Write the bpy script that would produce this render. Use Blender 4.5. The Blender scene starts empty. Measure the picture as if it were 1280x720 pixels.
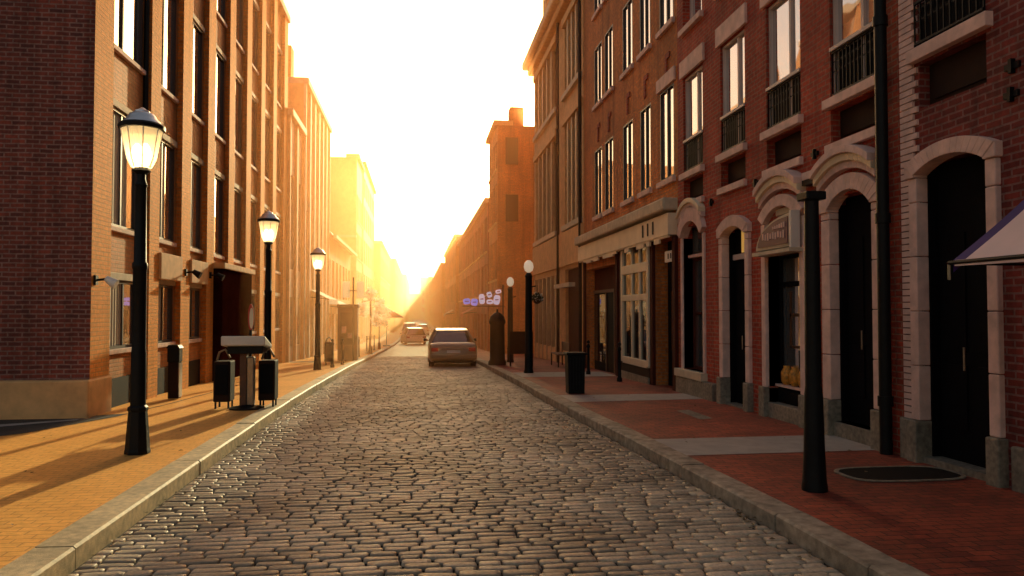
import bpy, bmesh, math, random
from mathutils import Vector
random.seed(7)
R = math.radians
SC = bpy.context.scene
COL = SC.collection

# ------------------------------------------------------------------ helpers
def zr(y):
    """height of the road along the street: it runs gently downhill"""
    P = [(-60, 0), (10, 0), (15, -.03), (20, -.12), (25, -.24), (30, -.36), (37, -.56), (50, -.92), (70, -1.35), (100, -1.7), (150, -1.95), (500, -2.1)]
    for (a, za), (b, zb) in zip(P, P[1:]):
        if y <= b:
            return za + (zb - za) * max(0, (y - a)) / (b - a)
    return P[-1][1]
def kl(y):  # left kerb line
    P = [(-60, -2.45), (8, -2.45), (30, -2.42), (50, -2.25), (80, -1.85), (150, -1.5), (500, -1.3)]
    for (a, za), (b, zb) in zip(P, P[1:]):
        if y <= b: return za + (zb - za) * (y - a) / (b - a)
    return -1.3
def kr(y):
    P = [(-60, 3.05), (6, 3.02), (10, 2.85), (15, 2.66), (40, 2.6), (80, 2.5), (500, 2.3)]
    for (a, za), (b, zb) in zip(P, P[1:]):
        if y <= b: return za + (zb - za) * (y - a) / (b - a)
    return 2.3

class MB:
    def __init__(s): s.v = []; s.f = []; s.col = []
    def quad(s, a, b, c, d):
        n = len(s.v); s.v += [tuple(a), tuple(b), tuple(c), tuple(d)]; s.f.append((n, n+1, n+2, n+3)); return s
    def box(s, x0, x1, y0, y1, z0, z1):
        if x0 > x1: x0, x1 = x1, x0
        if y0 > y1: y0, y1 = y1, y0
        n = len(s.v)
        s.v += [(x0,y0,z0),(x1,y0,z0),(x1,y1,z0),(x0,y1,z0),(x0,y0,z1),(x1,y0,z1),(x1,y1,z1),(x0,y1,z1)]
        for q in ((0,3,2,1),(4,5,6,7),(0,1,5,4),(1,2,6,5),(2,3,7,6),(3,0,4,7)): s.f.append(tuple(n+i for i in q))
        return s
    def prism(s, pts, a, b, axis='x'):
        """polygon pts extruded from a to b along axis; pts are (y,z) for x, (x,z) for y, (x,y) for z"""
        def P(p, t): return (t, p[0], p[1]) if axis == 'x' else ((p[0], t, p[1]) if axis == 'y' else (p[0], p[1], t))
        n = len(s.v); k = len(pts)
        s.v += [P(p, a) for p in pts] + [P(p, b) for p in pts]
        s.f.append(tuple(range(n, n+k))); s.f.append(tuple(range(n+2*k-1, n+k-1, -1)))
        for i in range(k): s.f.append((n+i, n+k+i, n+k+(i+1) % k, n+(i+1) % k))
        return s
    def strip(s, inner, outer, a, b):
        """band between two (y,z) polylines extruded in x"""
        for i in range(len(inner)-1):
            s.prism([inner[i], inner[i+1], outer[i+1], outer[i]], a, b)
        return s
    def lathe(s, prof, n=16, cx=0, cy=0, cap=True, rot=0):
        base = len(s.v)
        for r, z in prof:
            for i in range(n):
                a = 2*math.pi*i/n + rot; s.v.append((cx+r*math.cos(a), cy+r*math.sin(a), z))
        for j in range(len(prof)-1):
            for i in range(n):
                p = base+j*n+i; q = base+j*n+(i+1) % n
                s.f.append((p, q, q+n, p+n))
        if cap:
            s.f.append(tuple(base+i for i in range(n-1, -1, -1))); s.f.append(tuple(base+(len(prof)-1)*n+i for i in range(n)))
        return s
    def tube(s, pts, r, n=8):
        pts = [Vector(p) for p in pts]; base = len(s.v)
        for k, p in enumerate(pts):
            d = (pts[min(k+1, len(pts)-1)] - pts[max(k-1, 0)]).normalized()
            u = d.cross(Vector((0, 0, 1)));
            if u.length < .01: u = d.cross(Vector((1, 0, 0)))
            u.normalize(); w = d.cross(u); rr = r[k] if isinstance(r, (list, tuple)) else r
            for i in range(n):
                a = 2*math.pi*i/n; s.v.append(tuple(p + u*rr*math.cos(a) + w*rr*math.sin(a)))
        for j in range(len(pts)-1):
            for i in range(n):
                p = base+j*n+i; q = base+j*n+(i+1) % n; s.f.append((p, q, q+n, p+n))
        s.f.append(tuple(base+i for i in range(n-1, -1, -1))); s.f.append(tuple(base+(len(pts)-1)*n+i for i in range(n)))
        return s
    def build(s, name, mat, parent=None, loc=None, smooth=False, bevel=0, fix=True):
        off = Vector(parent.matrix_basis.translation) if (parent and loc is None) else Vector((0, 0, 0))
        pp = parent.parent if parent else None
        while pp is not None and loc is None:
            off += pp.matrix_basis.translation; pp = pp.parent
        me = bpy.data.meshes.new(name)
        me.from_pydata([tuple(Vector(v)-off) for v in s.v], [], s.f)
        if fix:
            bm = bmesh.new(); bm.from_mesh(me)
            bmesh.ops.recalc_face_normals(bm, faces=bm.faces); bm.to_mesh(me); bm.free()
        me.materials.append(mat)
        o = bpy.data.objects.new(name, me); COL.objects.link(o)
        if parent: o.parent = parent
        if loc is not None: o.location = loc
        if smooth:
            for p in me.polygons: p.use_smooth = True
            m = o.modifiers.new('e', 'EDGE_SPLIT'); m.split_angle = R(38)
        if bevel:
            m = o.modifiers.new('b', 'BEVEL'); m.width = bevel; m.segments = 2; m.limit_method = 'ANGLE'
        return o

def thing(name, label, cat, loc=(0, 0, 0), group=None, rotz=0):
    o = bpy.data.objects.new(name, None); COL.objects.link(o); o.location = loc; o.rotation_euler.z = rotz
    o['label'] = label; o['category'] = cat
    if group: o['group'] = group
    return o
def tag(o, label, cat, group=None):
    o['label'] = label; o['category'] = cat
    if group: o['group'] = group
    return o
def struct(o): o['kind'] = 'structure'; return o
def dup(root, loc, label, group=None):
    r = root.copy(); COL.objects.link(r); r.location = loc; r['label'] = label
    if group: r['group'] = group
    for ch in list(root.children):
        c = ch.copy(); COL.objects.link(c); c.parent = r
        for g in list(ch.children):
            d = g.copy(); COL.objects.link(d); d.parent = c
    return r

# ------------------------------------------------------------------ materials
def new_mat(name):
    m = bpy.data.materials.new(name); m.use_nodes = True
    nt = m.node_tree; b = nt.nodes['Principled BSDF']; return m, nt, b
def lin(nt, a, b): nt.links.new(a, b)
def pos(nt):
    return nt.nodes.new('ShaderNodeNewGeometry').outputs['Position']
def noise(nt, scale, vec=None, detail=4, rough=.55):
    n = nt.nodes.new('ShaderNodeTexNoise'); n.inputs['Scale'].default_value = scale; n.inputs['Detail'].default_value = detail
    n.inputs['Roughness'].default_value = rough
    lin(nt, vec if vec is not None else pos(nt), n.inputs['Vector']); return n.outputs['Fac']
def ramp(nt, fac, a, b, p0=.3, p1=.7):
    r = nt.nodes.new('ShaderNodeValToRGB'); e = r.color_ramp.elements
    e[0].position = p0; e[1].position = p1; e[0].color = (*a, 1); e[1].color = (*b, 1)
    lin(nt, fac, r.inputs[0]); return r.outputs[0]
def mul(nt, a, b, f=1):
    m = nt.nodes.new('ShaderNodeMix'); m.data_type = 'RGBA'; m.blend_type = 'MULTIPLY'; m.inputs[0].default_value = f
    lin(nt, a, m.inputs[6])
    if hasattr(b, 'links'): lin(nt, b, m.inputs[7])
    else: m.inputs[7].default_value = (*b, 1)
    return m.outputs[2]
def bump(nt, b, h, dist, strength=1):
    n = nt.nodes.new('ShaderNodeBump'); n.inputs['Distance'].default_value = dist; n.inputs['Strength'].default_value = strength
    lin(nt, h, n.inputs['Height']); lin(nt, n.outputs[0], b.inputs['Normal'])
def plain(name, c, rough=.6, var=.25, ns=6, bd=.002, metal=0, spec=.5):
    m, nt, b = new_mat(name)
    f = noise(nt, ns); d = tuple(x*(1-var) for x in c); u = tuple(min(1, x*(1+var*.6)) for x in c)
    big = noise(nt, ns*.12, detail=3)
    k = ramp(nt, f, d, u)
    k = mul(nt, k, ramp(nt, big, (1-var*.8,)*3, (1, 1, 1), .35, .65))
    lin(nt, k, b.inputs['Base Color'])
    b.inputs['Roughness'].default_value = rough; b.inputs['Metallic'].default_value = metal
    b.inputs['Specular IOR Level'].default_value = spec
    if bd: bump(nt, b, noise(nt, ns*8, detail=5), bd)
    return m
def brick(name, c1, c2, mortar, w=.215, h=.075, ms=.012, rough=.85, flat=False, bd=.006, dirt=.35, swap=False, spec=.5, sheen=0):
    m, nt, b = new_mat(name)
    b.inputs['Sheen Weight'].default_value = sheen; b.inputs['Sheen Roughness'].default_value = .6; b.inputs['Sheen Tint'].default_value = (1, .46, .12, 1)
    sp = nt.nodes.new('ShaderNodeSeparateXYZ'); lin(nt, pos(nt), sp.inputs[0])
    cb = nt.nodes.new('ShaderNodeCombineXYZ')
    if flat:
        lin(nt, sp.outputs['Y' if swap else 'X'], cb.inputs[0]); lin(nt, sp.outputs['X' if swap else 'Y'], cb.inputs[1])
    else:
        a = nt.nodes.new('ShaderNodeMath'); a.operation = 'ADD'; lin(nt, sp.outputs[0], a.inputs[0]); lin(nt, sp.outputs[1], a.inputs[1])
        lin(nt, a.outputs[0], cb.inputs[0]); lin(nt, sp.outputs[2], cb.inputs[1])
    # slight wobble so courses are not ruler-straight
    nz = nt.nodes.new('ShaderNodeTexNoise'); nz.inputs['Scale'].default_value = 3; lin(nt, pos(nt), nz.inputs['Vector'])
    vm = nt.nodes.new('ShaderNodeVectorMath'); vm.operation = 'SCALE'; vm.inputs['Scale'].default_value = .02; lin(nt, nz.outputs['Color'], vm.inputs[0])
    va = nt.nodes.new('ShaderNodeVectorMath'); lin(nt, cb.outputs[0], va.inputs[0]); lin(nt, vm.outputs[0], va.inputs[1])
    t = nt.nodes.new('ShaderNodeTexBrick'); lin(nt, va.outputs[0], t.inputs['Vector'])
    t.inputs['Color1'].default_value = (*c1, 1); t.inputs['Color2'].default_value = (*c2, 1); t.inputs['Mortar'].default_value = (*mortar, 1)
    t.inputs['Scale'].default_value = 1; t.inputs['Mortar Size'].default_value = ms; t.inputs['Mortar Smooth'].default_value = .3
    t.inputs['Brick Width'].default_value = w; t.inputs['Row Height'].default_value = h; t.inputs['Bias'].default_value = 0
    k = mul(nt, t.outputs['Color'], ramp(nt, noise(nt, .5, detail=5), (1-dirt,)*3, (1.0, 1.0, 1.0), .35, .65))
    k = mul(nt, k, ramp(nt, noise(nt, 14, detail=4), (.62,)*3, (1, 1, 1), .3, .6))
    mp = nt.nodes.new('ShaderNodeMapping'); mp.inputs['Scale'].default_value = (3.0, 3.0, .22) if not flat else (.7, .7, .7)
    lin(nt, pos(nt), mp.inputs['Vector']); k = mul(nt, k, ramp(nt, noise(nt, 1.0, mp.outputs[0], 6, .65), (.70, .67, .65), (1.1,)*3, .34, .54))
    lin(nt, k, b.inputs['Base Color']); b.inputs['Roughness'].default_value = rough; b.inputs['Specular IOR Level'].default_value = spec
    iv = nt.nodes.new('ShaderNodeMath'); iv.operation = 'SUBTRACT'; iv.inputs[0].default_value = 1; lin(nt, t.outputs['Fac'], iv.inputs[1])
    ad = nt.nodes.new('ShaderNodeMath'); ad.operation = 'MULTIPLY_ADD'; ad.inputs[1].default_value = .5
    lin(nt, noise(nt, 40), ad.inputs[0]); lin(nt, iv.outputs[0], ad.inputs[2])
    bump(nt, b, ad.outputs[0], bd)
    return m
def pane_mat(name, c=(.006, .007, .009), rough=.03, ior=2.2, metal=0):
    m, nt, b = new_mat(name); b.inputs['Metallic'].default_value = metal
    b.inputs['Base Color'].default_value = (*c, 1); b.inputs['Roughness'].default_value = rough; b.inputs['IOR'].default_value = ior
    bump(nt, b, noise(nt, 1.3, detail=1), .004)
    return m

M = {}
M['brick_lit'] = brick('brick_sunlit_tone', (.85, .29, .045), (.66, .19, .03), (.52, .27, .10), rough=.7, dirt=.3, spec=.15, sheen=.8)  # brick with the orange of low sunlight put into its colour
M['brick_shade'] = brick('brick_shaded_tone', (.58, .17, .05), (.42, .11, .035), (.34, .16, .08), rough=.7, sheen=.5)  # darker copy of the pier brick, recess shade put into the colour
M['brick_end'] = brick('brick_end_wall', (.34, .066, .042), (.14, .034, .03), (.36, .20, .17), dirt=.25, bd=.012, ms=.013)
M['brick_red'] = brick('brick_red', (.56, .068, .028), (.40, .044, .02), (.42, .17, .11), ms=.011)
M['brick_deep'] = brick('brick_deep_red', (.30, .038, .026), (.18, .024, .017), (.30, .14, .12), ms=.012)
M['brick_orange'] = brick('brick_orange', (.82, .25, .04), (.66, .18, .03), (.55, .26, .11), ms=.011)
M['stone_tan'] = plain('tan_stone', (.74, .42, .18), .8, .2, 4)
M['stone_pink'] = plain('pink_sandstone', (.80, .54, .47), .75, .22, 5, .004)
M['stone_pale'] = plain('pale_stone', (.62, .50, .36), .75, .2, 5, .003)
M['granite'] = plain('granite_block', (.30, .25, .19), .7, .4, 18, .004)
M['cream'] = plain('cream_fascia', (.82, .66, .46), .6, .12, 2, .001)
M['cream_wood'] = plain('cream_paint', (.72, .62, .46), .5, .1, 3, .001)
M['iron'] = plain('black_iron', (.006, .006, .007), .5, .3, 12, .0015, spec=.2)
M['matte_maroon'] = plain('matte_maroon', (.03, .006, .004), 1, .25, 3, .001, spec=0)
M['dark_wood'] = plain('dark_painted_wood', (.004, .0035, .005), .7, .3, 5, .002, spec=.12)
M['panel_brown'] = plain('brown_panel', (.03, .013, .008), .7, .3, 3, .002, spec=.15)
M['shop_red'] = plain('dark_red_timber', (.085, .02, .012), .8, .25, 3, .002, spec=.12)
M['frame_white'] = plain('sash_paint', (.62, .50, .46), .5, .12, 4, .001)
M['frame_dark'] = plain('dark_frame', (.05, .025, .018), .5, .2, 4, .001)
M['frame_tan'] = plain('tan_frame', (.50, .32, .17), .6, .15, 4, .001)
M['pane'] = pane_mat('window_glass', (.02, .018, .018), .02, 2.0)
M['mirror_pane'] = pane_mat('reflective_window_glass', (.72, .72, .74), .025, 1.5, .9)
M['pane_far'] = pane_mat('far_window_glass', (.03, .02, .012), .12, 1.5)
M['kerb'] = plain('granite_kerb', (.46, .37, .28), .8, .45, 9, .006, spec=.3)
M['concrete'] = plain('concrete_slab', (.42, .37, .33), .75, .15, 5, .002)
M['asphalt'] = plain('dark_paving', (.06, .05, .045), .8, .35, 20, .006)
M['curtain'] = plain('pale_curtain', (.50, .45, .36), .8, .1, 2, 0)
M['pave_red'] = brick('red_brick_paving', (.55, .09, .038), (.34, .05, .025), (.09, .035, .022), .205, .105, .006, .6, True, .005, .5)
M['pave_sunlit'] = brick('sunlit_brick_paving', (.90, .52, .15), (.74, .38, .10), (.34, .17, .07), .205, .105, .007, .5, True, .006, .3, sheen=.8)  # left paving with sunlit gold put into its brick colour
M['roof'] = plain('roof_slate', (.08, .05, .04), .7, .2, 3, .002)
M['metal'] = plain('steel', (.35, .3, .25), .3, .2, 10, .001, metal=.8)
M['silver_paint'] = plain('silver_lamp_cap', (.88, .84, .82), .4, .15, 9, .001)
M['cap_metal'] = plain('lamp_cap_metal', (.9, .86, .84), .38, .1, 9, .001, metal=.9)
M['fabric'] = plain('pale_awning_cloth', (.88, .64, .60), .8, .08, 2, .001)
M['purple'] = plain('purple_awning_trim', (.045, .012, .16), .7, .15, 3, .001)
M['sign_purple'] = plain('sign_plum', (.14, .05, .08), .5, .15, 4, 0)
M['gold'] = plain('gold_jar', (.75, .32, .04), .35, .5, 25, .004)
M['tyre'] = plain('tyre_rubber', (.015, .014, .013), .8, .2, 10, .001)
M['blue_sign'] = None
M['white_sign'] = plain('white_sign', (.75, .68, .62), .5, .1, 3, 0)
_m, _nt, _b = new_mat('translucent_sign_sheet')
_t = _nt.nodes.new('ShaderNodeBsdfTranslucent'); _t.inputs[0].default_value = (.95, .9, .8, 1); _x = _nt.nodes.new('ShaderNodeMixShader'); _x.inputs[0].default_value = .6
_b.inputs['Base Color'].default_value = (.85, .8, .72, 1)
lin(_nt, _b.outputs[0], _x.inputs[1]); lin(_nt, _t.outputs[0], _x.inputs[2]); lin(_nt, _x.outputs[0], _nt.nodes['Material Output'].inputs[0])
M['sign_sheet'] = _m; M['petal'] = _m
M['wood'] = plain('brown_board', (.12, .045, .018), .6, .25, 5, .002)
M['red_cloth'] = plain('red_cloth', (.5, .05, .03), .8, .15, 3, .001)
M['leaf'] = plain('basket_leaves', (.06, .07, .02), .6, .4, 12, 0)
M['dry_leaf'] = plain('dry_leaves', (.22, .13, .05), .7, .5, 30, 0)
M['mortar'] = plain('road_joint', (.028, .02, .015), .85, .35, 12, .006)
def car_paint(name, c, metal=.5, rough=.3):
    m, nt, b = new_mat(name); b.inputs['Base Color'].default_value = (*c, 1)
    b.inputs['Metallic'].default_value = metal; b.inputs['Roughness'].default_value = rough; b.inputs['Coat Weight'].default_value = .6
    b.inputs['Coat Roughness'].default_value = .08
    return m
def emis(name, c, s, base=(.8, .7, .5)):
    m, nt, b = new_mat(name); b.inputs['Base Color'].default_value = (*base, 1); b.inputs['Roughness'].default_value = .25
    b.inputs['Emission Color'].default_value = (*c, 1); b.inputs['Emission Strength'].default_value = s; return m
def lantern_glass():
    m, nt, b = new_mat('lantern_glass')
    t = nt.nodes.new('ShaderNodeBsdfTranslucent'); t.inputs[0].default_value = (1, .82, .5, 1)
    tr = nt.nodes.new('ShaderNodeBsdfTransparent'); tr.inputs[0].default_value = (1, .93, .8, 1)
    mx = nt.nodes.new('ShaderNodeMixShader'); mx.inputs[0].default_value = .45
    b.inputs['Base Color'].default_value = (.9, .8, .6, 1); b.inputs['Roughness'].default_value = .15
    b.inputs['Emission Color'].default_value = (1, .8, .5, 1); b.inputs['Emission Strength'].default_value = .55
    m2 = nt.nodes.new('ShaderNodeMixShader'); m2.inputs[0].default_value = .35
    lin(nt, t.outputs[0], mx.inputs[1]); lin(nt, tr.outputs[0], mx.inputs[2])
    lin(nt, mx.outputs[0], m2.inputs[1]); lin(nt, b.outputs[0], m2.inputs[2])
    # ribbed glass
    sp = nt.nodes.new('ShaderNodeTexWave'); sp.inputs['Scale'].default_value = 9; sp.bands_direction = 'X'
    lin(nt, pos(nt), sp.inputs['Vector']); bump(nt, b, sp.outputs['Fac'], .004)
    lin(nt, m2.outputs[0], nt.nodes['Material Output'].inputs[0]); return m
M['lantern'] = lantern_glass()
M['bulb'] = emis('lamp_mantle', (1, .75, .4), 16)
M['globe'] = emis('opal_globe', (1, .75, .5), .35, (.9, .85, .8))
M['warm_reflection'] = emis('painted_glass_reflection', (1, .55, .12), .35, (.6, .35, .1))  # glow painted in for a yellow reflection on glass
M['tail_light'] = emis('tail_light', (1, .05, .02), .05, (.3, .02, .01))

M['blue_sign'] = emis('lilac_glow_board', (.35, .32, 1), .42, (.3, .3, .8)); M['pale_glow_sign'] = emis('pale_glow_board', (.8, .62, .8), .42, (.8, .7, .7))  # glow added so the sign boards stay visible in the haze
def cobble_mat():
    m, nt, b = new_mat('cobblestone')
    at = nt.nodes.new('ShaderNodeAttribute'); at.attribute_name = 'tint'
    k = ramp(nt, at.outputs['Fac'], (.34, .275, .21), (.74, .60, .45), 0, 1)
    k = mul(nt, k, ramp(nt, noise(nt, 30, detail=5), (.65,)*3, (1.1,)*3, .3, .7))
    k = mul(nt, k, ramp(nt, noise(nt, .6, detail=6), (.55, .50, .46), (1.1, 1.08, 1.05), .38, .62))
    lin(nt, k, b.inputs['Base Color'])
    rr = nt.nodes.new('ShaderNodeMapRange'); rr.inputs[3].default_value = .45; rr.inputs[4].default_value = .72
    lin(nt, noise(nt, 5, detail=4), rr.inputs[0]); lin(nt, rr.outputs[0], b.inputs['Roughness'])
    bump(nt, b, noise(nt, 55, detail=5), .004)
    return m
M['cobble'] = cobble_mat()
M['cobble'].node_tree.nodes['Principled BSDF'].inputs['Specular IOR Level'].default_value = .35
M['cobble_far'] = brick('far_cobble', (.22, .165, .14), (.13, .095, .085), (.04, .03, .024), .2, .115, .02, .5, True, .01, .3)

# ------------------------------------------------------------------ ground, road, pavements
def sheet(xa, xb, ys, dz, name, mat, crown=0):
    b = MB(); n = 0
    for i, y in enumerate(ys):
        b.v += [(xa(y), y, zr(y)+dz), ((xa(y)+xb(y))/2, y, zr(y)+dz+crown), (xb(y), y, zr(y)+dz)]
        if i: b.f += [(n-3, n-2, n+1, n), (n-2, n-1, n+2, n+1)]
        n += 3
    return struct(b.build(name, mat, fix=False))
YS = [-60, -20, -8, 0, 3, 6, 8, 10, 12, 15, 18, 20, 22, 25, 28, 30, 34, 37, 43, 50, 60, 70, 85, 100, 125, 150, 250, 500]
g = MB()
for i, y in enumerate(YS):
    g.v += [(-400, y, zr(y)-.16), (400, y, zr(y)-.16)]
    if i: g.f.append((2*i-2, 2*i-1, 2*i+1, 2*i))
struct(g.build('ground', M['asphalt'], fix=False))
sheet(lambda y: kl(y)-.02, lambda y: kr(y)+.02, YS, -.03, 'road_bed', M['mortar'])
far = [y for y in YS if y >= 43]
sheet(lambda y: kl(y), lambda y: kr(y), far, 0.0, 'far_road', M['cobble_far'])
sheet(lambda y: kl(y)-26, lambda y: kl(y)-.28, YS, .13, 'left_pavement', M['pave_sunlit'])
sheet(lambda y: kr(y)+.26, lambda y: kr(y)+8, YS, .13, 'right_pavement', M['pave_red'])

def cobbles():
    v = []; f = []; t = []
    y = -1.0
    while y < 43:
        d = .104 + random.uniform(-.010, .012)
        a, b_ = kl(y) + .03, kr(y) - .03
        x = a - random.uniform(0, .2)
        while x < b_:
            w = random.choice([.18, .22, .25, .28, .31]) * random.uniform(.9, 1.1)
            x0, x1 = max(x, a), min(x+w, b_)
            if x1-x0 > .05:
                gp = random.uniform(.004, .009); yo = random.uniform(-.004, .004) + .010*math.sin(x*1.3+y*.35)
                dz = random.uniform(-.005, .005); tx = random.uniform(-.03, .03); ty = random.uniform(-.03, .03)
                cx, cy = (x0+x1)/2, y+d/2+yo; hw, hd = (x1-x0)/2-gp, d/2-gp*.8
                zb = zr(cy)
                n = len(v)
                rings = [(1.0, -.026), (.985, -.009), (.93, -.002), (.6, .001)]
                jit = [(random.uniform(-.07, .07), random.uniform(-.06, .06)) for _ in range(8)]
                U = [(-1, -.8), (-.8, -1), (.8, -1), (1, -.8), (1, .8), (.8, 1), (-.8, 1), (-1, .8)]
                for k, z in rings:
                    for (ux, uy), (jx, jy) in zip(U, jit):
                        px = cx+hw*(ux+jx*.6)*k; py = cy+hd*(uy+jy)*k
                        v.append((px, py, zb+z+dz+tx*(px-cx)+ty*(py-cy)))
                v.append((cx, cy, zb+.004+dz))
                for r_ in range(3):
                    for i in range(8):
                        p = n+r_*8+i; q = n+r_*8+(i+1) % 8; f.append((p, q, q+8, p+8))
                for i in range(8): f.append((n+24+i, n+24+(i+1) % 8, n+32))
                tt = min(1, max(0, random.gauss(.5, .23))); t += [tt]*33
            x += w
        y += d
    me = bpy.data.meshes.new('road'); me.from_pydata(v, [], f)
    at = me.attributes.new('tint', 'FLOAT', 'POINT'); at.data.foreach_set('value', t)
    me.polygons.foreach_set('use_smooth', [True]*len(f)); me.materials.append(M['cobble']); me.update()
    o = bpy.data.objects.new('road', me); COL.objects.link(o); struct(o)
cobbles()

def kerb(name, line, side, w, y0, y1, mat='kerb'):
    b = MB(); y = y0
    while y < y1:
        L = random.uniform(1.3, 2.1) if y < 60 else 12
        ya, yb = y+.006, y+L-.006; dx = random.uniform(-.008, .008); dz = random.uniform(-.005, .005)
        n = len(b.v)
        for yy in (ya, yb):
            x = line(yy)+dx; o = x+side*w; z = zr(yy)
            b.v += [(x, yy, z-.16), (x, yy, z+.118+dz), (x+side*.02, yy, z+.136+dz), (o-side*.01, yy, z+.139+dz), (o-side*.01, yy, z-.16)]
        for i in range(4): b.f.append((n+i, n+i+1, n+i+6, n+i+5))
        b.f.append((n, n+1, n+2, n+3, n+4)); b.f.append((n+9, n+8, n+7, n+6, n+5)); y += L
    return struct(b.build(name, M[mat]))
M['kerb_lit'] = plain('sunlit_granite_kerb', (.84, .64, .38), .6, .35, 14, .005, spec=.4)  # lighter copy of the granite kerb, sunlight put into the colour
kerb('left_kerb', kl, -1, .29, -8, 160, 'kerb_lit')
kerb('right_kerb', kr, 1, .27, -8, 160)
def patch(name, pts, mat, dz=.136, kind=True):
    b = MB(); b.v = [(x, y, zr(y)+dz) for x, y in pts]; b.f = [tuple(range(len(pts)))]
    return struct(b.build(name, mat, fix=False))
patch('concrete_crossing', [(3.13, 8.7), (5.68, 8.75), (5.68, 9.9), (3.11, 9.85)], M['concrete'])
patch('concrete_crossing', [(2.93, 14.2), (5.68, 14.4), (5.68, 15.5), (2.93, 15.5)], M['concrete'])
patch('concrete_crossing', [(2.92, 21.0), (5.68, 21.0), (5.68, 23.2), (2.92, 23.2)], M['concrete'])
patch('concrete_threshold', [(4.45, 11.6), (4.7, 11.7), (4.7, 12.8), (4.45, 12.7)], M['granite'])
patch('painted_wall_shadow', [(-9, 9.6), (-6.4, 10.4), (-5.45, 11.5), (-4.85, 13.2), (-4.55, 15), (-4.3, 19), (-4.2, 26), (-4.2, 33), (-5.25, 33), (-5.25, 13.0), (-12, 13.0), (-20, 9.0)], M['asphalt'])  # shadow along the left wall, painted as a dark ground patch
patch('kerb_ledge', [(-9, 11.0), (-6.9, 11.6), (-5.3, 12.75), (-5.3, 12.9), (-7.2, 11.9), (-9, 11.3)], M['concrete'], .14)

# cellar grating in the right pavement
def oval(cx, cy, rx, ry, n=28, a0=0, p=2.4):
    o = []
    for i in range(n):
        a = 2*math.pi*i/n + a0; c, s = math.cos(a), math.sin(a)
        o.append((cx+rx*abs(c)**(2/p)*(1 if c > 0 else -1), cy+ry*abs(s)**(2/p)*(1 if s > 0 else -1)))
    return o
gr = thing('cellar_hatch', 'dark cellar hatch with pale stone rim set in the red brick pavement', 'hatch', (5.02, 7.45, .13))
a = MB(); O = oval(5.02, 7.45, .64, .35, p=3.4); I = oval(5.02, 7.45, .60, .315, p=3.4)
for i in range(28):
    j = (i+1) % 28
    n = len(a.v); a.v += [(*O[i], .135), (*O[j], .135), (*O[j], .147), (*O[i], .147), (*I[i], .147), (*I[j], .147), (*I[i], .135), (*I[j], .135)]
    a.f += [(n, n+1, n+2, n+3), (n+3, n+2, n+5, n+4), (n+4, n+5, n+7, n+6)]
a.build('rim', M['granite'], gr)
a = MB(); a.prism(I, .134, .141, 'z')
a.build('hatch_plate', M['dark_wood'], gr)

# ------------------------------------------------------------------ facade kit
def facade(parent, x, s, y0, y1, z0, z1, ops, mat, depth=.25, body=12, name='wall', rd=1.0, zb=None):
    """street wall at plane x facing s (-1: faces -X), openings (ya,yb,za,zb) with reveals, building body behind"""
    ys = sorted({y0, y1, *[o[0] for o in ops], *[o[1] for o in ops]}); zs = sorted({z0, z1, *[o[2] for o in ops], *[o[3] for o in ops]})
    b = MB()
    for ya, yb in zip(ys, ys[1:]):
        for za, zb_ in zip(zs, zs[1:]):
            cy, cz = (ya+yb)/2, (za+zb_)/2
            if any(o[0] < cy < o[1] and o[2] < cz < o[3] for o in ops): continue
            b.quad((x, ya, za), (x, yb, za), (x, yb, zb_), (x, ya, zb_))
    xi = x - s*depth
    for ya, yb, za, zb_ in ops:
        b.quad((x, ya, za), (xi, ya, za), (xi, ya, zb_), (x, ya, zb_)); b.quad((x, yb, za), (xi, yb, za), (xi, yb, zb_), (x, yb, zb_))
        b.quad((x, ya, za), (x, yb, za), (xi, yb, za), (xi, ya, za)); b.quad((x, ya, zb_), (x, yb, zb_), (xi, yb, zb_), (xi, ya, zb_))
    xb = x - s*rd
    for y in (y0, y1): b.quad((x, y, z0), (xb, y, z0), (xb, y, z1), (x, y, z1))
    b.quad((x, y0, z1), (x, y1, z1), (xb, y1, z1), (xb, y0, z1))
    b.box(xb, x-s*body, y0, y1, z0, z1)
    return b.build(name, mat, parent, fix=False)

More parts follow.
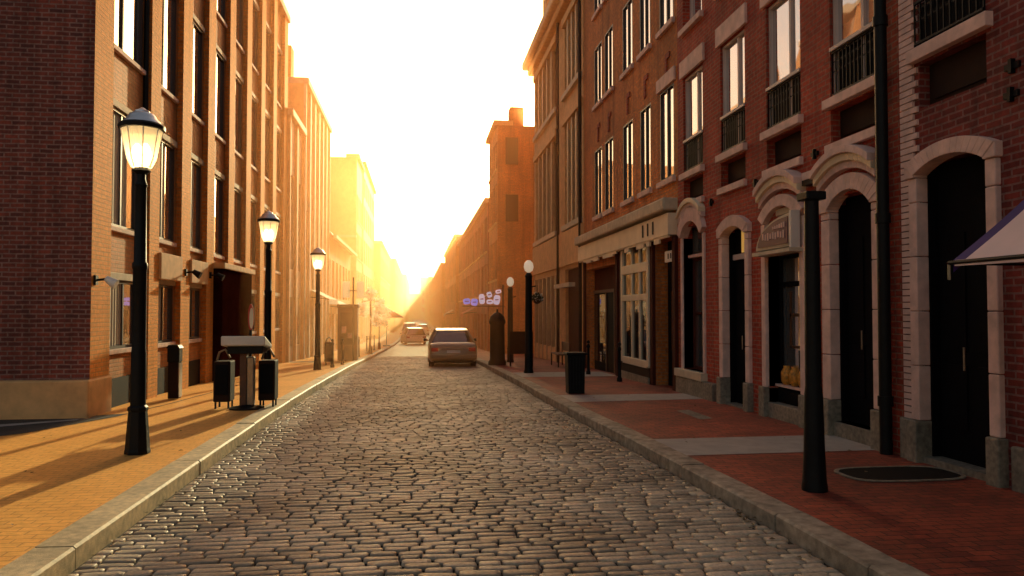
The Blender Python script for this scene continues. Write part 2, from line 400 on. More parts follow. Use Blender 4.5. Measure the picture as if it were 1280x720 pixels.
_wc = {}
def window(parent, s, x, yc, z, w, h, style='sash', frame='frame_white', pane='mirror_pane', rec=.14, curtain=0, name='window'):
    """a window > pane, sill; shared meshes for the same size and style"""
    off = Vector(parent.location); key = (s, round(w, 3), round(h, 3), style, frame, pane, rec, curtain)
    if key not in _wc:
        t = .05; f = MB(); xo = -s*rec; xi = -s*(rec+.08)
        f.box(xo, xi, -w/2, -w/2+t, 0, h); f.box(xo, xi, w/2-t, w/2, 0, h); f.box(xo, xi, -w/2+t, w/2-t, 0, t); f.box(xo, xi, -w/2+t, w/2-t, h-t, h)
        xm = -s*(rec+.012)
        if style == 'sash':
            f.box(xm, xi, -w/2+t, w/2-t, h*.5-.025, h*.5+.025)
        elif style == 'two':
            f.box(xm, xi, -.03, .03, t, h-t)
        elif style == 'cross':
            f.box(xm, xi, -.03, .03, t, h-t); f.box(xm, xi, -w/2+t, -.03, h*.62-.03, h*.62+.03); f.box(xm, xi, .03, w/2-t, h*.62-.03, h*.62+.03)
        elif style == 'off':
            f.box(xm, xi, -w*.12-.03, -w*.12+.03, t, h-t)
        elif style == 'four':
            for k in (-.25, 0, .25): f.box(xm, xi, w*k-.05, w*k+.05, t, h-t)
        elif style == 'trans':
            f.box(xm, xi, -w/2+t, w/2-t, h*.78-.04, h*.78+.04)
        p = MB(); xp = -s*(rec+.05)
        p.quad((xp, -w/2+t, t), (xp, w/2-t, t), (xp, w/2-t, h-t), (xp, -w/2+t, h-t))
        c = None
        if curtain:
            xc = -s*(rec+.035); c = MB(); n = 12
            hh = h*curtain
            if curtain < 0:
                hh = h-2*t; yw = -w/2+t; ww_ = (w-2*t)*-curtain
                for k in range(n):
                    ya = yw+ww_*k/n; yb = yw+ww_*(k+1)/n; e = -s*.010
                    if k % 2: c.quad((xc, ya, t), (xc+e, yb, t), (xc+e, yb, h-t), (xc, ya, h-t))
                    else: c.quad((xc+e, ya, t), (xc, yb, t), (xc, yb, h-t), (xc+e, ya, h-t))
                n = 0
            for k in range(n):
                ya = -w/2+t+(w-2*t)*k/n; yb = -w/2+t+(w-2*t)*(k+1)/n; e = -s*.012
                c.quad((xc, ya, h-t-hh), ((xc+e), yb, h-t-hh), ((xc+e), yb, h-t), (xc, ya, h-t)) if k % 2 else c.quad((xc+e, ya, h-t-hh), (xc, yb, h-t-hh), (xc, yb, h-t), (xc+e, ya, h-t))
        fo = f.build(name, M[frame], parent, loc=(0, 0, 0)); po = p.build('pane', M[pane], fo, loc=(0, 0, 0), fix=False)
        co = c.build('blind', M['curtain'], fo, loc=(0, 0, 0), fix=False) if c else None
        fo.location = Vector((x, yc, z))-off
        _wc[key] = (fo, po, co); return fo
    fo, po, co = _wc[key]
    f2 = fo.copy(); COL.objects.link(f2); f2.parent = parent; f2.location = Vector((x, yc, z))-off
    p2 = po.copy(); COL.objects.link(p2); p2.parent = f2
    if co: c2 = co.copy(); COL.objects.link(c2); c2.parent = f2
    return f2
def slab(parent, name, mat, x, s, y0, y1, z0, z1, out=.06, inn=.1, bevel=.008):
    return MB().box(x+s*out, x-s*inn, y0, y1, z0, z1).build(name, M[mat], parent, bevel=bevel)

def arc(yc, hw, z, rise, n=14):
    """points of a segmental arch from left to right"""
    if rise < 1e-3: return [(yc-hw, z), (yc+hw, z)]
    r = (hw*hw+rise*rise)/(2*rise); a = math.asin(min(1, hw/r)); zc = z+rise-r
    if rise > hw: a = math.pi-a
    return [(yc+r*math.sin(-a+2*a*i/n), zc+r*math.cos(-a+2*a*i/n)) for i in range(n+1)]

# ------------------------------------------------------------------ LEFT: long brick office building with piers
X1 = -5.3; XR = X1-.14
L1 = thing('brick_building', 'long orange lit brick building with tall piers and a dark end wall on the left', 'building', (X1-3, 22, 0))
pier_y = [(13.22, 14.01), (15.92, 16.5), (17.98, 18.66), (20.1, 20.75), (22.3, 22.95), (24.5, 25.15), (26.7, 27.35), (28.9, 29.55), (31.2, 31.95)]
gaps = [(pier_y[i][1], pier_y[i+1][0]) for i in range(8)]
ops = []; wins = []
for i, (a0, a1) in enumerate(gaps):
    if i == 0: wa, wb = 14.2, 15.78
    else: wa, wb = a0+.07, a1-.12
    for (za, zb) in ((1.15, 2.4), (3.36, 5.52), (6.62, 8.92), (9.95, 12.1)):
        if i in (3, 4) and za < 3: continue
        ops.append((wa, wb, za, zb)); wins.append((wa, wb, za, zb, i))
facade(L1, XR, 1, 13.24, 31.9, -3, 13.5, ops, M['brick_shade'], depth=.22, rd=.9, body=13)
for wa, wb, za, zb, i in wins:
    window(L1, 1, XR, (wa+wb)/2, za, wb-wa-.01, zb-za-.01, 'off' if za > 3 else 'two', 'frame_dark', rec=-.01, curtain=0 if za > 6 else (-.5 if za < 3 else (-.62 if i < 3 else 0)))
    slab(L1, 'lintel', 'stone_pale', XR, 1, wa-.08, wb+.06, zb, zb+.13, .05)
    slab(L1, 'sill', 'stone_pink', XR, 1, wa-.06, wb+.04, za-.09, za-.002, .07)
for k, (a0, a1) in enumerate(pier_y):
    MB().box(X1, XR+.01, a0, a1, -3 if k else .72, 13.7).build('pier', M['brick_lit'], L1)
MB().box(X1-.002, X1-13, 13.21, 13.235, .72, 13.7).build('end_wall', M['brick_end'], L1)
MB().box(X1+.08, XR-.6, 13.19, 31.97, 13.7, 13.95).build('parapet', M['stone_pale'], L1)
MB().box(X1+.05, X1-1.55, 13.05, 14.03, -.3, .72).build('plinth', M['stone_tan'], L1, bevel=.03)
MB().box(X1-1.7, X1-13, 13.10, 13.2, -.3, .62).build('base_course', M['asphalt'], L1)
MB().box(XR+.03, XR-.1, 14.03, 20, -.3, .62).build('base_course', M['panel_brown'], L1)
for i in (1, 2):
    a0, a1 = gaps[i]
    MB().box(X1+.05, XR+.01, a0+.0, a1-.04, 2.5, 3.05).build('spandrel_panel', M['stone_tan'], L1, bevel=.01)
# porch box
PO = MB().box(X1+.22, XR-.05, 20.8, 24.4, -2, 2.95)
PO.build('porch', M['matte_maroon'], L1, bevel=.02)
MB().box(X1+.3, XR, 20.7, 24.5, 2.95, 3.1).build('porch_roof', M['stone_tan'], L1, bevel=.01)
# downpipe in first bay
MB().tube([(XR+.05, 15.86, .2), (XR+.05, 15.86, 13.4)], .05).build('drainpipe', M['iron'], L1, smooth=True)
def wall_lamp(x, y, z, s, label, mat='iron', group='small wall lamps on the left building'):
    t = thing('wall_lamp', label, 'wall lamp', (x, y, z), group)
    MB().box(x, x+s*.04, y-.05, y+.05, z-.08, z+.08).build('bracket', M['iron'], t)
    MB().tube([(x+s*.04, y, z), (x+s*.2, y, z+.02)], .02).build('arm', M['iron'], t)
    MB().tube([(x+s*.18, y, z+.03), (x+s*.3, y, z-.05), (x+s*.34, y, z-.07)], [.05, .08, .085], 10).build('lamp_head', M[mat], t, smooth=True)
wall_lamp(X1, 18.3, 2.72, 1, 'black wall lamp on the third brick pier from the corner')
wall_lamp(X1, 20.4, 2.75, 1, 'black wall lamp on the fourth brick pier from the corner')
wall_lamp(X1, 13.35, 2.35, 1, 'small pale spotlight on the dark end wall corner', 'silver_paint')

# ---------------- further left buildings
def simple_building(label, x, s, y0, y1, z1, mat, cols, rows, frame='frame_tan', style='two', ww=None, body=10, cornice='stone_pale', sill=None, z0=-4, pane='pane_far', pil=None, name='brick_building', gap=.35):
    t = thing(name, label, 'building', (x-s*3, (y0+y1)/2, zr((y0+y1)/2)))
    ops = []; n = cols; pitch = (y1-y0)/n
    for i in range(n):
        yc = y0+pitch*(i+.5); w = ww or pitch*(1-gap)
        for (za, zb) in rows: ops.append((yc-w/2, yc+w/2, za, zb))
    facade(t, x, s, y0, y1, z0, z1, ops, mat, rd=.8, body=body)
    for a0, a1, za, zb in ops:
        window(t, s, x, (a0+a1)/2, za, a1-a0-.01, zb-za-.01, style, frame, pane, rec=.12)
        if sill: slab(t, 'sill', sill, x, s, a0-.06, a1+.06, za-.12, za-.003, .08)
    if cornice: MB().box(x+s*.22, x-s*.9, y0+.01, y1-.01, z1, z1+.3).build('cornice', M[cornice], t, bevel=.03)
    if pil:
        for i in range(n+1):
            yy = y0+pitch*i; MB().box(x+s*.12, x+s*.002, max(y0, yy-.18), min(y1, yy+.18), z0, z1-.01).build('pilaster', M[pil], t)
    return t
L2a = simple_building('low pale fronted building joined to the far end of the long brick building', -5.3, 1, 32, 36, 9.9, M['stone_pale'], 2, [(.3, 2.4), (3.6, 7.6)], pil='stone_tan', cornice='stone_pale')
L2 = simple_building('orange stone building with close vertical pilasters and a tall chimney', -5.25, 1, 36.02, 46, 12.4, M['stone_tan'], 6, [(-.3, 2.4), (3.8, 6.6), (7.6, 11.2)], pil='stone_pale')
MB().box(-6.6, -5.9, 36.4, 37.2, 12.4, 14.3).build('chimney', M['brick_lit'], L2)
L3 = simple_building('low house with a pitched roof between two taller left buildings', -5.3, 1, 46.1, 62, 6.3, M['brick_orange'], 7, [(-.8, 1.6), (2.6, 5)], cornice=None, name='low_house')
r = MB(); r.prism([(-4.9, 6.25), (-5.3, 6.7), (-8.5, 9.6), (-12, 6.3)], 46.1, 62, 'y'); r.build('roof', M['roof'], L3)
MB().box(-4.95, -4.75, 46.1, 62, 6.15, 6.35).build('gutter', M['stone_pale'], L3)
L4 = simple_building('tall building with a blank pale orange end wall facing the camera', -5.0, 1, 64.2, 71, 14.6, M['stone_tan'], 4, [(-.8, 1.8), (3, 5.2), (6.2, 8.4), (9.4, 11.6)], cornice='stone_pale', sill='stone_pale')
MB().box(-5.0, -15, 64.0, 64.2, 7.9, 8.1).build('string_course', M['stone_pale'], L4)
L5 = simple_building('narrow pale building behind the blank end wall with a thin roof ledge', -4.9, 1, 71.1, 89, 15.3, M['stone_pale'], 6, [(-1.2, 1.4), (3, 5.2), (6.2, 8.4), (9.4, 11.6), (12.4, 14.2)], cornice='stone_tan')
L6 = simple_building('mid height brick row with two bands of small windows far on the left', -4.2, 1, 89.2, 122, 9.6, M['brick_orange'], 10, [(-1.3, 1.3), (2.6, 4.8), (5.8, 8.2)], sill='stone_pale', gap=.5)
L7 = simple_building('distant brick row on the left just before the end of the street', -3.5, 1, 122.5, 200, 9.8, M['brick_lit'], 16, [(-1.3, 1.3), (2.6, 4.8), (5.8, 8.2)], gap=.5)
L8 = simple_building('farthest low row on the left in the sun haze', -2.9, 1, 201, 320, 11, M['stone_tan'], 16, [(-1.3, 1.5), (3, 6), (7, 10)], gap=.5)

# ------------------------------------------------------------------ RIGHT: nearest red building B1
X2 = 5.7
def arched_door(parent, x, yc, hw, z0, zs, rise, recess=.2, dmat='dark_wood', jamb='stone_pink', jw=.17, base=.6, hood=.24, kind='door'):
    """stone jambs, arched hood and recessed double door; wall opening must reach zs+rise"""
    xo = x-.06; xi = x+.09
    for sgn in (-1, 1):
        ya = yc+sgn*(hw-.012); yb = yc+sgn*(hw+jw)
        z = base
        while z < zs-.01:   # coursed stone jamb
            zz = min(zs, z+.62); MB().box(xo, xi, ya, yb, z+.004, zz-.004).build('jamb', M[jamb], parent, bevel=.012); z = zz
        MB().box(xo-.05, x+.22, ya-sgn*.0, yb+sgn*.03, -.5, base).build('jamb_base', M['granite'], parent, bevel=.015)
        MB().box(xo-.03, xi, ya+sgn*.0, yb+sgn*.03, zs, zs+.16).build('impost', M[jamb], parent, bevel=.012)
    inn = arc(yc, hw, zs+.02, rise); out = arc(yc, hw+jw+.03, zs+.15, rise+hood*.35)
    MB().strip(inn, out, xo-.04, xi).build('door_arch', M[jamb], parent, bevel=.008)
    # leaf
    xd = x+recess
    MB().box(x+.09, xd, yc+hw-.004, yc+hw-.03, z0, zs+.1).box(x+.09, xd, yc-hw+.004, yc-hw+.03, z0, zs+.1).build('door_lining', M[dmat], parent)
    d = MB().box(xd, xd+.06, yc-hw+.003, yc+hw-.003, z0, zs+rise)
    for sgn in (-1, 1):
        for (za, zb) in ((.35, 1.05), (1.2, 2.5)):
            d.box(xd-.02, xd, yc+sgn*.08, yc+sgn*(hw-.1), z0+za, z0+zb)
    dd = d.build(kind, M[dmat], parent)
    MB().tube([(xd-.06, yc+.06, z0+1.0), (xd-.06, yc+.06, z0+1.25)], .012).build('handle', M['metal'], dd)
    MB().box(x-.02, xd, yc-hw, yc+hw, -.6, z0).build('threshold', M['granite'], parent)

B1 = thing('brick_building', 'dark red brick building at the right edge with the pale awning', 'building', (X2+3, 5, 0))
ops1 = [(6.92, 8.0, -.5, 3.53), (6.95, 7.98, 4.15, 4.66), (6.95, 7.98, 4.85, 7.2), (4.4, 5.6, 4.85, 7.2), (2.0, 6.1, .9, 2.7)]
facade(B1, X2, -1, -6, 8.32, -3, 14.2, ops1, M['brick_deep'], depth=.6, rd=1.3, body=12)
arched_door(B1, X2, 7.46, .54, .2, 3.36, .14, jw=.13, hood=.1)
window(B1, -1, X2, 7.465, 4.86, 1.02, 2.33, 'off', 'frame_white'); window(B1, -1, X2, 5.0, 4.86, 1.19, 2.33, 'off', 'frame_white')
MB().box(X2+.12, X2+.2, 6.96, 7.97, 4.16, 4.65).box(X2+.10, X2+.12, 7.06, 7.87, 4.24, 4.57).build('wall_panel', M['panel_brown'], B1)
slab(B1, 'sill', 'stone_pink', X2, -1, 6.85, 8.1, 4.69, 4.84, .09, .14)
window(B1, -1, X2, 4.05, .91, 4.09, 1.78, 'four', 'shop_red')
MB().box(X2-.05, X2+.02, 5.9, 6.68, -.5, .55).build('jamb_base', M['granite'], B1, bevel=.02)
def railing(parent, x, y0, y1, z0, z1):
    r = MB(); r.box(x-.05, x-.02, y0, y1, z1-.03, z1); r.box(x-.05, x-.02, y0, y1, z0+.02, z0+.045)
    n = int((y1-y0)/.09)
    for i in range(n+1):
        yy = y0+(y1-y0)*i/n; r.box(x-.042, x-.028, yy-.008, yy+.008, z0, z1)
    for i in range(n):
        yc = y0+(y1-y0)*(i+.5)/n; zc = (z0+z1)/2+.1
        for k in range(6):
            a0, a1 = math.pi*k/3, math.pi*(k+1)/3
            r.quad((x-.035, yc+.035*math.cos(a0), zc+.07*math.sin(a0)), (x-.035, yc+.035*math.cos(a1), zc+.07*math.sin(a1)), (x-.035, yc+.045*math.cos(a1), zc+.09*math.sin(a1)), (x-.035, yc+.045*math.cos(a0), zc+.09*math.sin(a0)))
    return r.build('railing', M['iron'], parent, fix=False)
railing(B1, X2, 6.93, 8.0, 4.86, 5.38)
MB().box(X2+.02, X2+.05, 6.96, 7.97, 4.86, 5.36).build('railing_board', M['dark_wood'], B1)
# toothed quoin strip and the strip of stone beside the downpipe
q = MB(); z = .6
while z < 13.8:
    q.box(X2-.03, X2+.03, 8.0 if (int(z/.075) % 2) else 8.07, 8.30, z, z+.062); z += .075
q.build('quoin_strip', M['stone_pink'], B1)
MB().box(X2-.07, X2+.03, 8.0, 8.34, -.5, .6).build('quoin_base', M['granite'], B1, bevel=.02)
def anchor(parent, y, z):
    a = MB(); a.box(X2-.03, X2+.01, y-.09, y+.09, z-.03, z+.03); a.box(X2-.05, X2-.0, y-.02, y+.02, z-.07, z+.07); a.build('wall_anchor', M['iron'], parent)
anchor(B1, 6.6, 4.2); anchor(B1, 6.62, 3.93)

# downpipe
dp = thing('drainpipe', 'thick black vertical drainpipe on the seam between two red brick buildings', 'drainpipe', (X2-.12, 8.5, .13))
MB().lathe([(.072, .05), (.072, 14)], 14, X2-.12, 8.52).build('pipe', M['iron'], dp, smooth=True)
for z in (.7, 2.9, 5.3, 7.7): MB().lathe([(.088, z), (.088, z+.12)], 14, X2-.12, 8.52).build('pipe_collar', M['iron'], dp, smooth=True)

# awning
aw = thing('awning', 'pale pink shop awning with purple edge at the right of the frame', 'awning', (X2, 4.2, 2.3))
yf, yn = 5.72, 2.6; xt, zt = 4.36, 2.26; zw = 3.42
a = MB(); n = 14
for i in range(n):
    t0, t1 = i/n, (i+1)/n
    def P(t, y): return (xt+(X2-xt)*t, y, zt+(zw-zt)*t - .05*math.sin(math.pi*t))
    a.quad(P(t0, yf-.14), P(t1, yf-.14), P(t1, yn), P(t0, yn))
a.quad((xt, yf-.02, zt), (xt, yn, zt), (xt-.005, yn, zt-.09), (xt-.005, yf-.02, zt-.05))
a.build('canopy', M['fabric'], aw, fix=False)
a = MB()
for i in range(n):
    t0, t1 = i/n, (i+1)/n
    a.quad(P(t0, yf), P(t1, yf), P(t1, yf-.14), P(t0, yf-.14))
    p, p2 = P(t0, yf), P(t1, yf); a.quad(p, p2, (p2[0], yf, p2[2]-.10), (p[0], yf, p[2]-.10))
a.build('edge_trim', M['purple'], aw, fix=False)
MB().tube([(xt, yf+.05, zt-.02), (xt, yn, zt-.02)], .018).build('front_bar', M['iron'], aw)
MB().tube([(xt, yf-.01, zt-.03), (X2, yf-.01, zt-.03)], .012).build('side_arm', M['iron'], aw)
MB().tube([(xt, yf+.05, zt-.02), (xt, yf+.05, zt-.16)], .012).build('crank_hook', M['metal'], aw)

# ------------------------------------------------------------------ RIGHT: B2 red brick row with hooded openings
B2 = thing('brick_building', 'red brick building with arched stone hoods and iron window railings', 'building', (X2+3, 12, 0))
bays = [(8.76, 9.86), (10.68, 11.80), (12.62, 13.70), (14.60, 15.72)]
ops2 = []
for k, (a0, a1) in enumerate(bays):
    ops2 += [(a0, a1, 4.17, 4.62), (a0, a1, 4.80, 6.85), (a0, a1, 7.9, 10), (a0, a1, 11, 13)]
ops2 += [(8.84, 9.86, -.5, 3.40), (10.68, 11.80, .15, 3.2), (12.56, 13.58, -.5, 3.36), (14.60, 15.76, .6, 3.62)]
facade(B2, X2, -1, 8.325, 16.08, -3, 14.2, ops2, M['brick_red'], depth=.5, rd=1.3, body=12)
for k, (a0, a1) in enumerate(bays):
    yc, w = (a0+a1)/2, a1-a0
    window(B2, -1, X2, yc, 4.81, w-.01, 2.03, 'off', 'frame_white', rec=.05)
    window(B2, -1, X2, yc, 7.91, w-.01, 2.08, 'off', 'frame_white', rec=.16)
    window(B2, -1, X2, yc, 11.01, w-.01, 1.98, 'off', 'frame_white', rec=.16)
    MB().box(X2+.14, X2+.2, a0+.005, a1-.005, 4.18, 4.61).box(X2+.12, X2+.14, a0+.1, a1-.1, 4.25, 4.54).build('wall_panel', M['panel_brown'], B2)
    slab(B2, 'sill', 'stone_pink', X2, -1, a0-.08, a1+.08, 4.64, 4.77, .09, .14)
    slab(B2, 'sill', 'stone_pink', X2, -1, a0-.06, a1+.06, 4.02, 4.14, .07, .14)
    slab(B2, 'lintel', 'stone_pink', X2, -1, a0-.12, a1+.12, 6.86, 7.22, .05, .1)
    slab(B2, 'sill', 'stone_pink', X2, -1, a0-.08, a1+.08, 7.76, 7.89, .09, .14)
    slab(B2, 'lintel', 'stone_pink', X2, -1, a0-.12, a1+.12, 10.01, 10.35, .05, .1)
    railing(B2, X2+.06, a0+.01, a1-.01, 4.8, 5.44)
    MB().box(X2+.09, X2+.12, a0+.01, a1-.01, 4.80, 5.42).build('railing_board', M['dark_wood'], B2)
    MB().box(X2-.02, X2+.1, a0+.01, a1-.01, 5.44, 5.49).build('window_ledge', M['frame_white'], B2)
for y, z in ((10.27, 4.1), (12.2, 4.0), (14.15, 3.95)): anchor(B2, y, z)
def shell_hood(parent, x, yc, hw, z, rise, layers, extra=0):
    """scalloped stone hood: bands stepping outwards, pale and greenish by turns"""
    for k in range(layers):
        a = hw+.03; b0 = z+.1*k; 
        inn = arc(yc, a, b0, rise); out = arc(yc, a, b0+.1, rise)
        m = ['stone_pink', 'cream', 'stone_pink'][k % 3]
        MB().strip(inn, out, x-.10-.05*k, x+.05).build('hood_band', M[m], parent, bevel=.006)
# big arched door A
arched_door(B2, X2, 9.35, .5,   .33, 3.2, .22, recess=.2, jw=.20, base=.62)
shell_hood(B2, X2, 9.40, .66, 3.50, .22, 3)
MB().box(X2-.0, X2+.4, 8.86, 9.84, .13, .33).build('step', M['granite'], B2, bevel=.01)
MB().box(X2-.12, X2+.03, 10.0, 10.45, 3.66, 3.74).build('ledge', M['iron'], B2)
MB().box(X2-.10, X2+.03, 9.98, 10.5, 3.745, 3.86).build('string_course', M['stone_pink'], B2, bevel=.01)
# shop bay B with sign above
for sgn, a0 in ((-1, 10.68), (1, 11.80)):
    MB().box(X2-.06, X2+.22, a0, a0+sgn*.14, .6, 3.25).build('jamb', M['stone_pink'], B2, bevel=.012)
    MB().box(X2-.1, X2+.22, a0-sgn*.0, a0+sgn*.2, -.5, .6).build('jamb_base', M['granite'], B2, bevel=.015)
MB().box(X2-.03, X2+.45, 10.69, 11.79, -.5, .36).build('step', M['granite'], B2, bevel=.01)
inn = arc(11.24, .56, 3.24, .24); out = arc(11.24, .74, 3.36, .30)
MB().strip(inn, out, X2-.10, X2+.1).build('door_arch', M['stone_pink'], B2, bevel=.008)
MB().prism(inn, X2+.1, X2+.15).build('arch_panel', M['panel_brown'], B2)
MB().box(X2-.02, X2+.03, 10.95, 11.5, 3.34, 3.46).build('hood_carving', M['stone_pale'], B2, bevel=.03)
shell_hood(B2, X2, 11.24, .66, 3.52, .22, 3)
sb = MB(); sb.box(X2+.15, X2+.3, 10.69, 11.79, .36, .62); sb.box(X2+.12, X2+.16, 10.8, 11.68, .41, .57); sb.build('stall_riser', M['dark_wood'], B2)
w = window(B2, -1, X2, 11.24, .63, 1.1, 2.1, 'trans', 'dark_wood', rec=.18)
MB().box(X2+.1, X2+.3, 10.69, 11.79, .62, .66).build('sill', M['stone_pink'], B2)
# shelves and jars seen in the window
def jars(parent, x, y0, y1, z):
    t = MB()
    for i in range(3):
        yy = y0+(y1-y0)*(i+.5)/3
        t.lathe([(.05, z), (.085, z+.05), (.09, z+.2), (.05, z+.27), (.055, z+.3)], 10, x, yy)
    return t.build('display_jars', M['gold'], parent, smooth=True)
# jars sit on the ledge just outside the pane plane inside the reveal
jars(B2, X2+.16, 10.85, 11.65, .665)
MB().box(X2+.212, X2+.225, 10.95, 11.5, 1.25, 1.29).box(X2+.212, X2+.225, 10.95, 11.5, 1.75, 1.80).box(X2+.212, X2+.225, 10.95, 11.0, 1.25, 2.15).box(X2+.212, X2+.225, 11.45, 11.5, 1.25, 2.15).build('display_shelf', M['wood'], B2)
# door C
arched_door(B2, X2, 13.07, .5, .14, 3.2, .14, recess=.2, jw=.15, base=.6, hood=.2)
MB().box(X2+.15, X2+.19, 12.6, 13.54, 2.78, 2.88).build('transom_bar', M['frame_white'], B2)
MB().box(X2+.17, X2+.195, 12.6, 13.2, 2.9, 3.3).build('transom_reflection', M['warm_reflection'], B2)  # reflection in the transom glass, drawn as a glowing panel
# window bay D
for sgn, a0 in ((-1, 14.60), (1, 15.76)):
    MB().box(X2-.04, X2+.22, a0, a0+sgn*.10, .6, 3.4).build('jamb', M['stone_pink'], B2, bevel=.01)
window(B2, -1, X2, 15.18, .61, 1.15, 2.35, 'sash', 'shop_red', rec=.2)
MB().box(X2+.1, X2+.3, 14.61, 15.75, 2.97, 3.03).build('transom_bar', M['stone_pink'], B2)
window(B2, -1, X2, 15.18, 3.04, 1.15, .58, 'two', 'frame_dark', rec=.2)
inn = arc(15.18, .58, 3.4, .3); out = arc(15.18, .74, 3.5, .52)
MB().strip(inn, out, X2-.10, X2+.1).build('door_arch', M['stone_pink'], B2, bevel=.008)
shell_hood(B2, X2, 15.18, .64, 3.72, .26, 2)
MB().box(X2-.14, X2+.2, 14.45, 16.02, .44, .6).build('sill', M['stone_pale'], B2, bevel=.01)
MB().box(X2-.10, X2+.03, 13.98, 16.04, -.6, .44).build('base_block', M['granite'], B2, bevel=.015)
MB().box(X2-.06, X2+.02, 14.62, 15.0, 1.2, 2.4).build('display_board', M['warm_reflection'], B2) if False else None
# shop sign in front of bay B
sg = thing('shop_sign', 'quarter round plum sign with pale frame projecting beside the arched door', 'sign', (X2-.3, 10.9, 2.8))
ys0, ys1, z0 = 10.62, 11.78, 2.80
pts = [(ys0, z0), (ys1, z0)] + [(ys1-(ys1-ys0)*(1-math.cos(t*math.pi/2/10))*1.0, z0+.5*math.sin(t*math.pi/2/10)+0.0) for t in range(1, 11)]
MB().prism(pts, X2-.22, X2-.12).build('sign_board', M['stone_pale'], sg, bevel=.01)
pin = [(ys0+.06+(p[0]-ys0)*.86, z0+.05+(p[1]-z0)*.8) for p in pts]
MB().prism(pin, X2-.235, X2-.222).build('sign_face', M['sign_purple'], sg)
st = MB()
for i in range(9):
    yy = ys0+.15+i*.085; st.box(X2-.243, X2-.236, yy, yy+.05, z0+.14+.01*(i % 3), z0+.26-.015*(i % 2))
for i in range(6):
    yy = ys0+.14+i*.07; st.box(X2-.243, X2-.236, yy, yy+.045, z0+.30, z0+.38-.008*i)
st.build('faded_lettering', M['stone_pink'], sg)
MB().box(X2-.24, X2-.10, ys0-.06, ys0-.005, z0-.02, z0+.53).build('end_board', M['white_sign'], sg)
MB().box(X2-.27, X2+.02, ys0-.06, ys1+.04, z0-.08, z0-.022).build('bracket_rail', M['stone_pale'], sg)

# ------------------------------------------------------------------ RIGHT: B3 orange brick with cream fascia
B3 = thing('brick_building', 'orange brick building above the cream shop fascia on the right', 'building', (X2+3, 20, 0))
cols = [(16.3, 17.3), (18.0, 18.9), (19.55, 20.55), (21.6, 22.6), (22.95, 23.95)]
ops3 = []
for a0, a1 in cols: ops3 += [(a0, a1, 4.85, 6.98), (a0, a1, 8.42, 10.3), (a0, a1, 11.4, 13)]
ops3 += [(16.2, 17.7, -.5, 3.5), (17.95, 20.5, .45, 3.5), (21.2, 25.2, -.6, 3.2)]
facade(B3, X2, -1, 16.085, 25.5, -3, 14.3, ops3, M['brick_orange'], depth=.45, rd=1.3, body=12)
for a0, a1 in cols:
    for za, zb in ((4.85, 6.98), (8.42, 10.3), (11.4, 13)):
        window(B3, -1, X2, (a0+a1)/2, za+.005, a1-a0-.01, zb-za-.01, 'two', 'frame_dark', rec=0)
        slab(B3, 'sill', 'stone_pink', X2, -1, a0-.08, a1+.08, za-.13, za-.003, .08, .12)
    MB().box(X2-.03, X2+.0, (a0+a1)/2-.06, (a0+a1)/2+.06, 7.2, 7.75).box(X2-.03, X2+.0, (a0+a1)/2-.25, (a0+a1)/2-.06, 7.62, 7.75).build('wall_anchor', M['brick_red'], B3)
slab(B3, 'lintel', 'stone_pink', X2, -1, 16.2, 17.45, 6.99, 7.3, .05, .1)
MB().box(X2-.34, X2+.05, 16.12, 25.6, 4.06, 4.34).build('cornice', M['stone_pale'], B3, bevel=.04)
fa = MB().box(X2-.22, X2+.06, 16.14, 25.55, 3.52, 4.0)
fo = fa.build('fascia', M['cream'], B3)
for yy in (17.15, 17.55, 17.95): MB().box(X2-.232, X2-.221, yy, yy+.09, 3.62, 3.92).build('sign_letter', M['panel_brown'], B3)
# ragged hanging edge with small finials
fr = MB()
random.seed(3)
y = 16.2
while y < 25.4:
    h = random.choice([.03, .05, .09, .14]); w_ = random.uniform(.15, .5); fr.box(X2-.20, X2-.15, y, min(25.5, y+w_), 3.52-h, 3.518); y += w_
fr.build('valance', M['cream'], B3)
# shopfront: posts, recessed door, cream bay window
for yy in (16.1, 17.72, 20.55, 20.98, 25.22): MB().box(X2-.08, X2+.1, yy, yy+.2, -.6, 3.5).build('pilaster', M['shop_red'], B3, bevel=.01)
# cream window
bw = MB(); x0, x1 = X2-.10, X2+.0
bw.box(x0, x1, 20.34, 20.52, .45, 3.5); bw.box(x0, x1, 18.0, 18.16, .45, 3.5); bw.box(x0, x1, 18.16, 20.34, .42, .6); bw.box(x0, x1, 18.16, 20.34, 2.1, 2.26); bw.box(x0, x1, 18.16, 20.34, 2.82, 3.05)
for yy in (18.75, 19.45): bw.box(x0+.02, x1-.02, yy, yy+.12, .6, 2.1); bw.box(x0+.02, x1-.02, yy, yy+.12, 2.26, 2.82); bw.box(x0+.02, x1-.02, yy, yy+.12, 3.05, 3.5)
cw = bw.build('shop_window', M['cream_wood'], B3, bevel=.008)
MB().quad((X2-.04, 18.16, .6), (X2-.04, 20.34, .6), (X2-.04, 20.34, 3.5), (X2-.04, 18.16, 3.5)).build('pane', M['pane'], cw, fix=False)
MB().box(X2-.08, X2+.05, 17.96, 20.5, -.5, .42).build('stall_riser', M['panel_brown'], B3)
MB().box(X2-.12, X2-.08, 17.96, 20.5, -.5, .2).build('base_block', M['granite'], B3)
dr = MB().box(X2+.3, X2+.4, 16.21, 17.69, -.3, 3.5)
d_ = dr.build('door', M['dark_wood'], B3)
MB().box(X2+.28, X2+.3, 16.4, 17.4, .9, 2.3).build('pane', M['pane'], d_)
MB().box(X2-.02, X2+.02, 16.35, 16.95, 2.95, 3.2).build('number_board', M['white_sign'], B3)
st = MB(); 
for yy in (16.5, 16.68): st.box(X2-.03, X2-.021, yy, yy+.05, 3.02, 3.14)
st.build('number_marks', M['panel_brown'], B3)
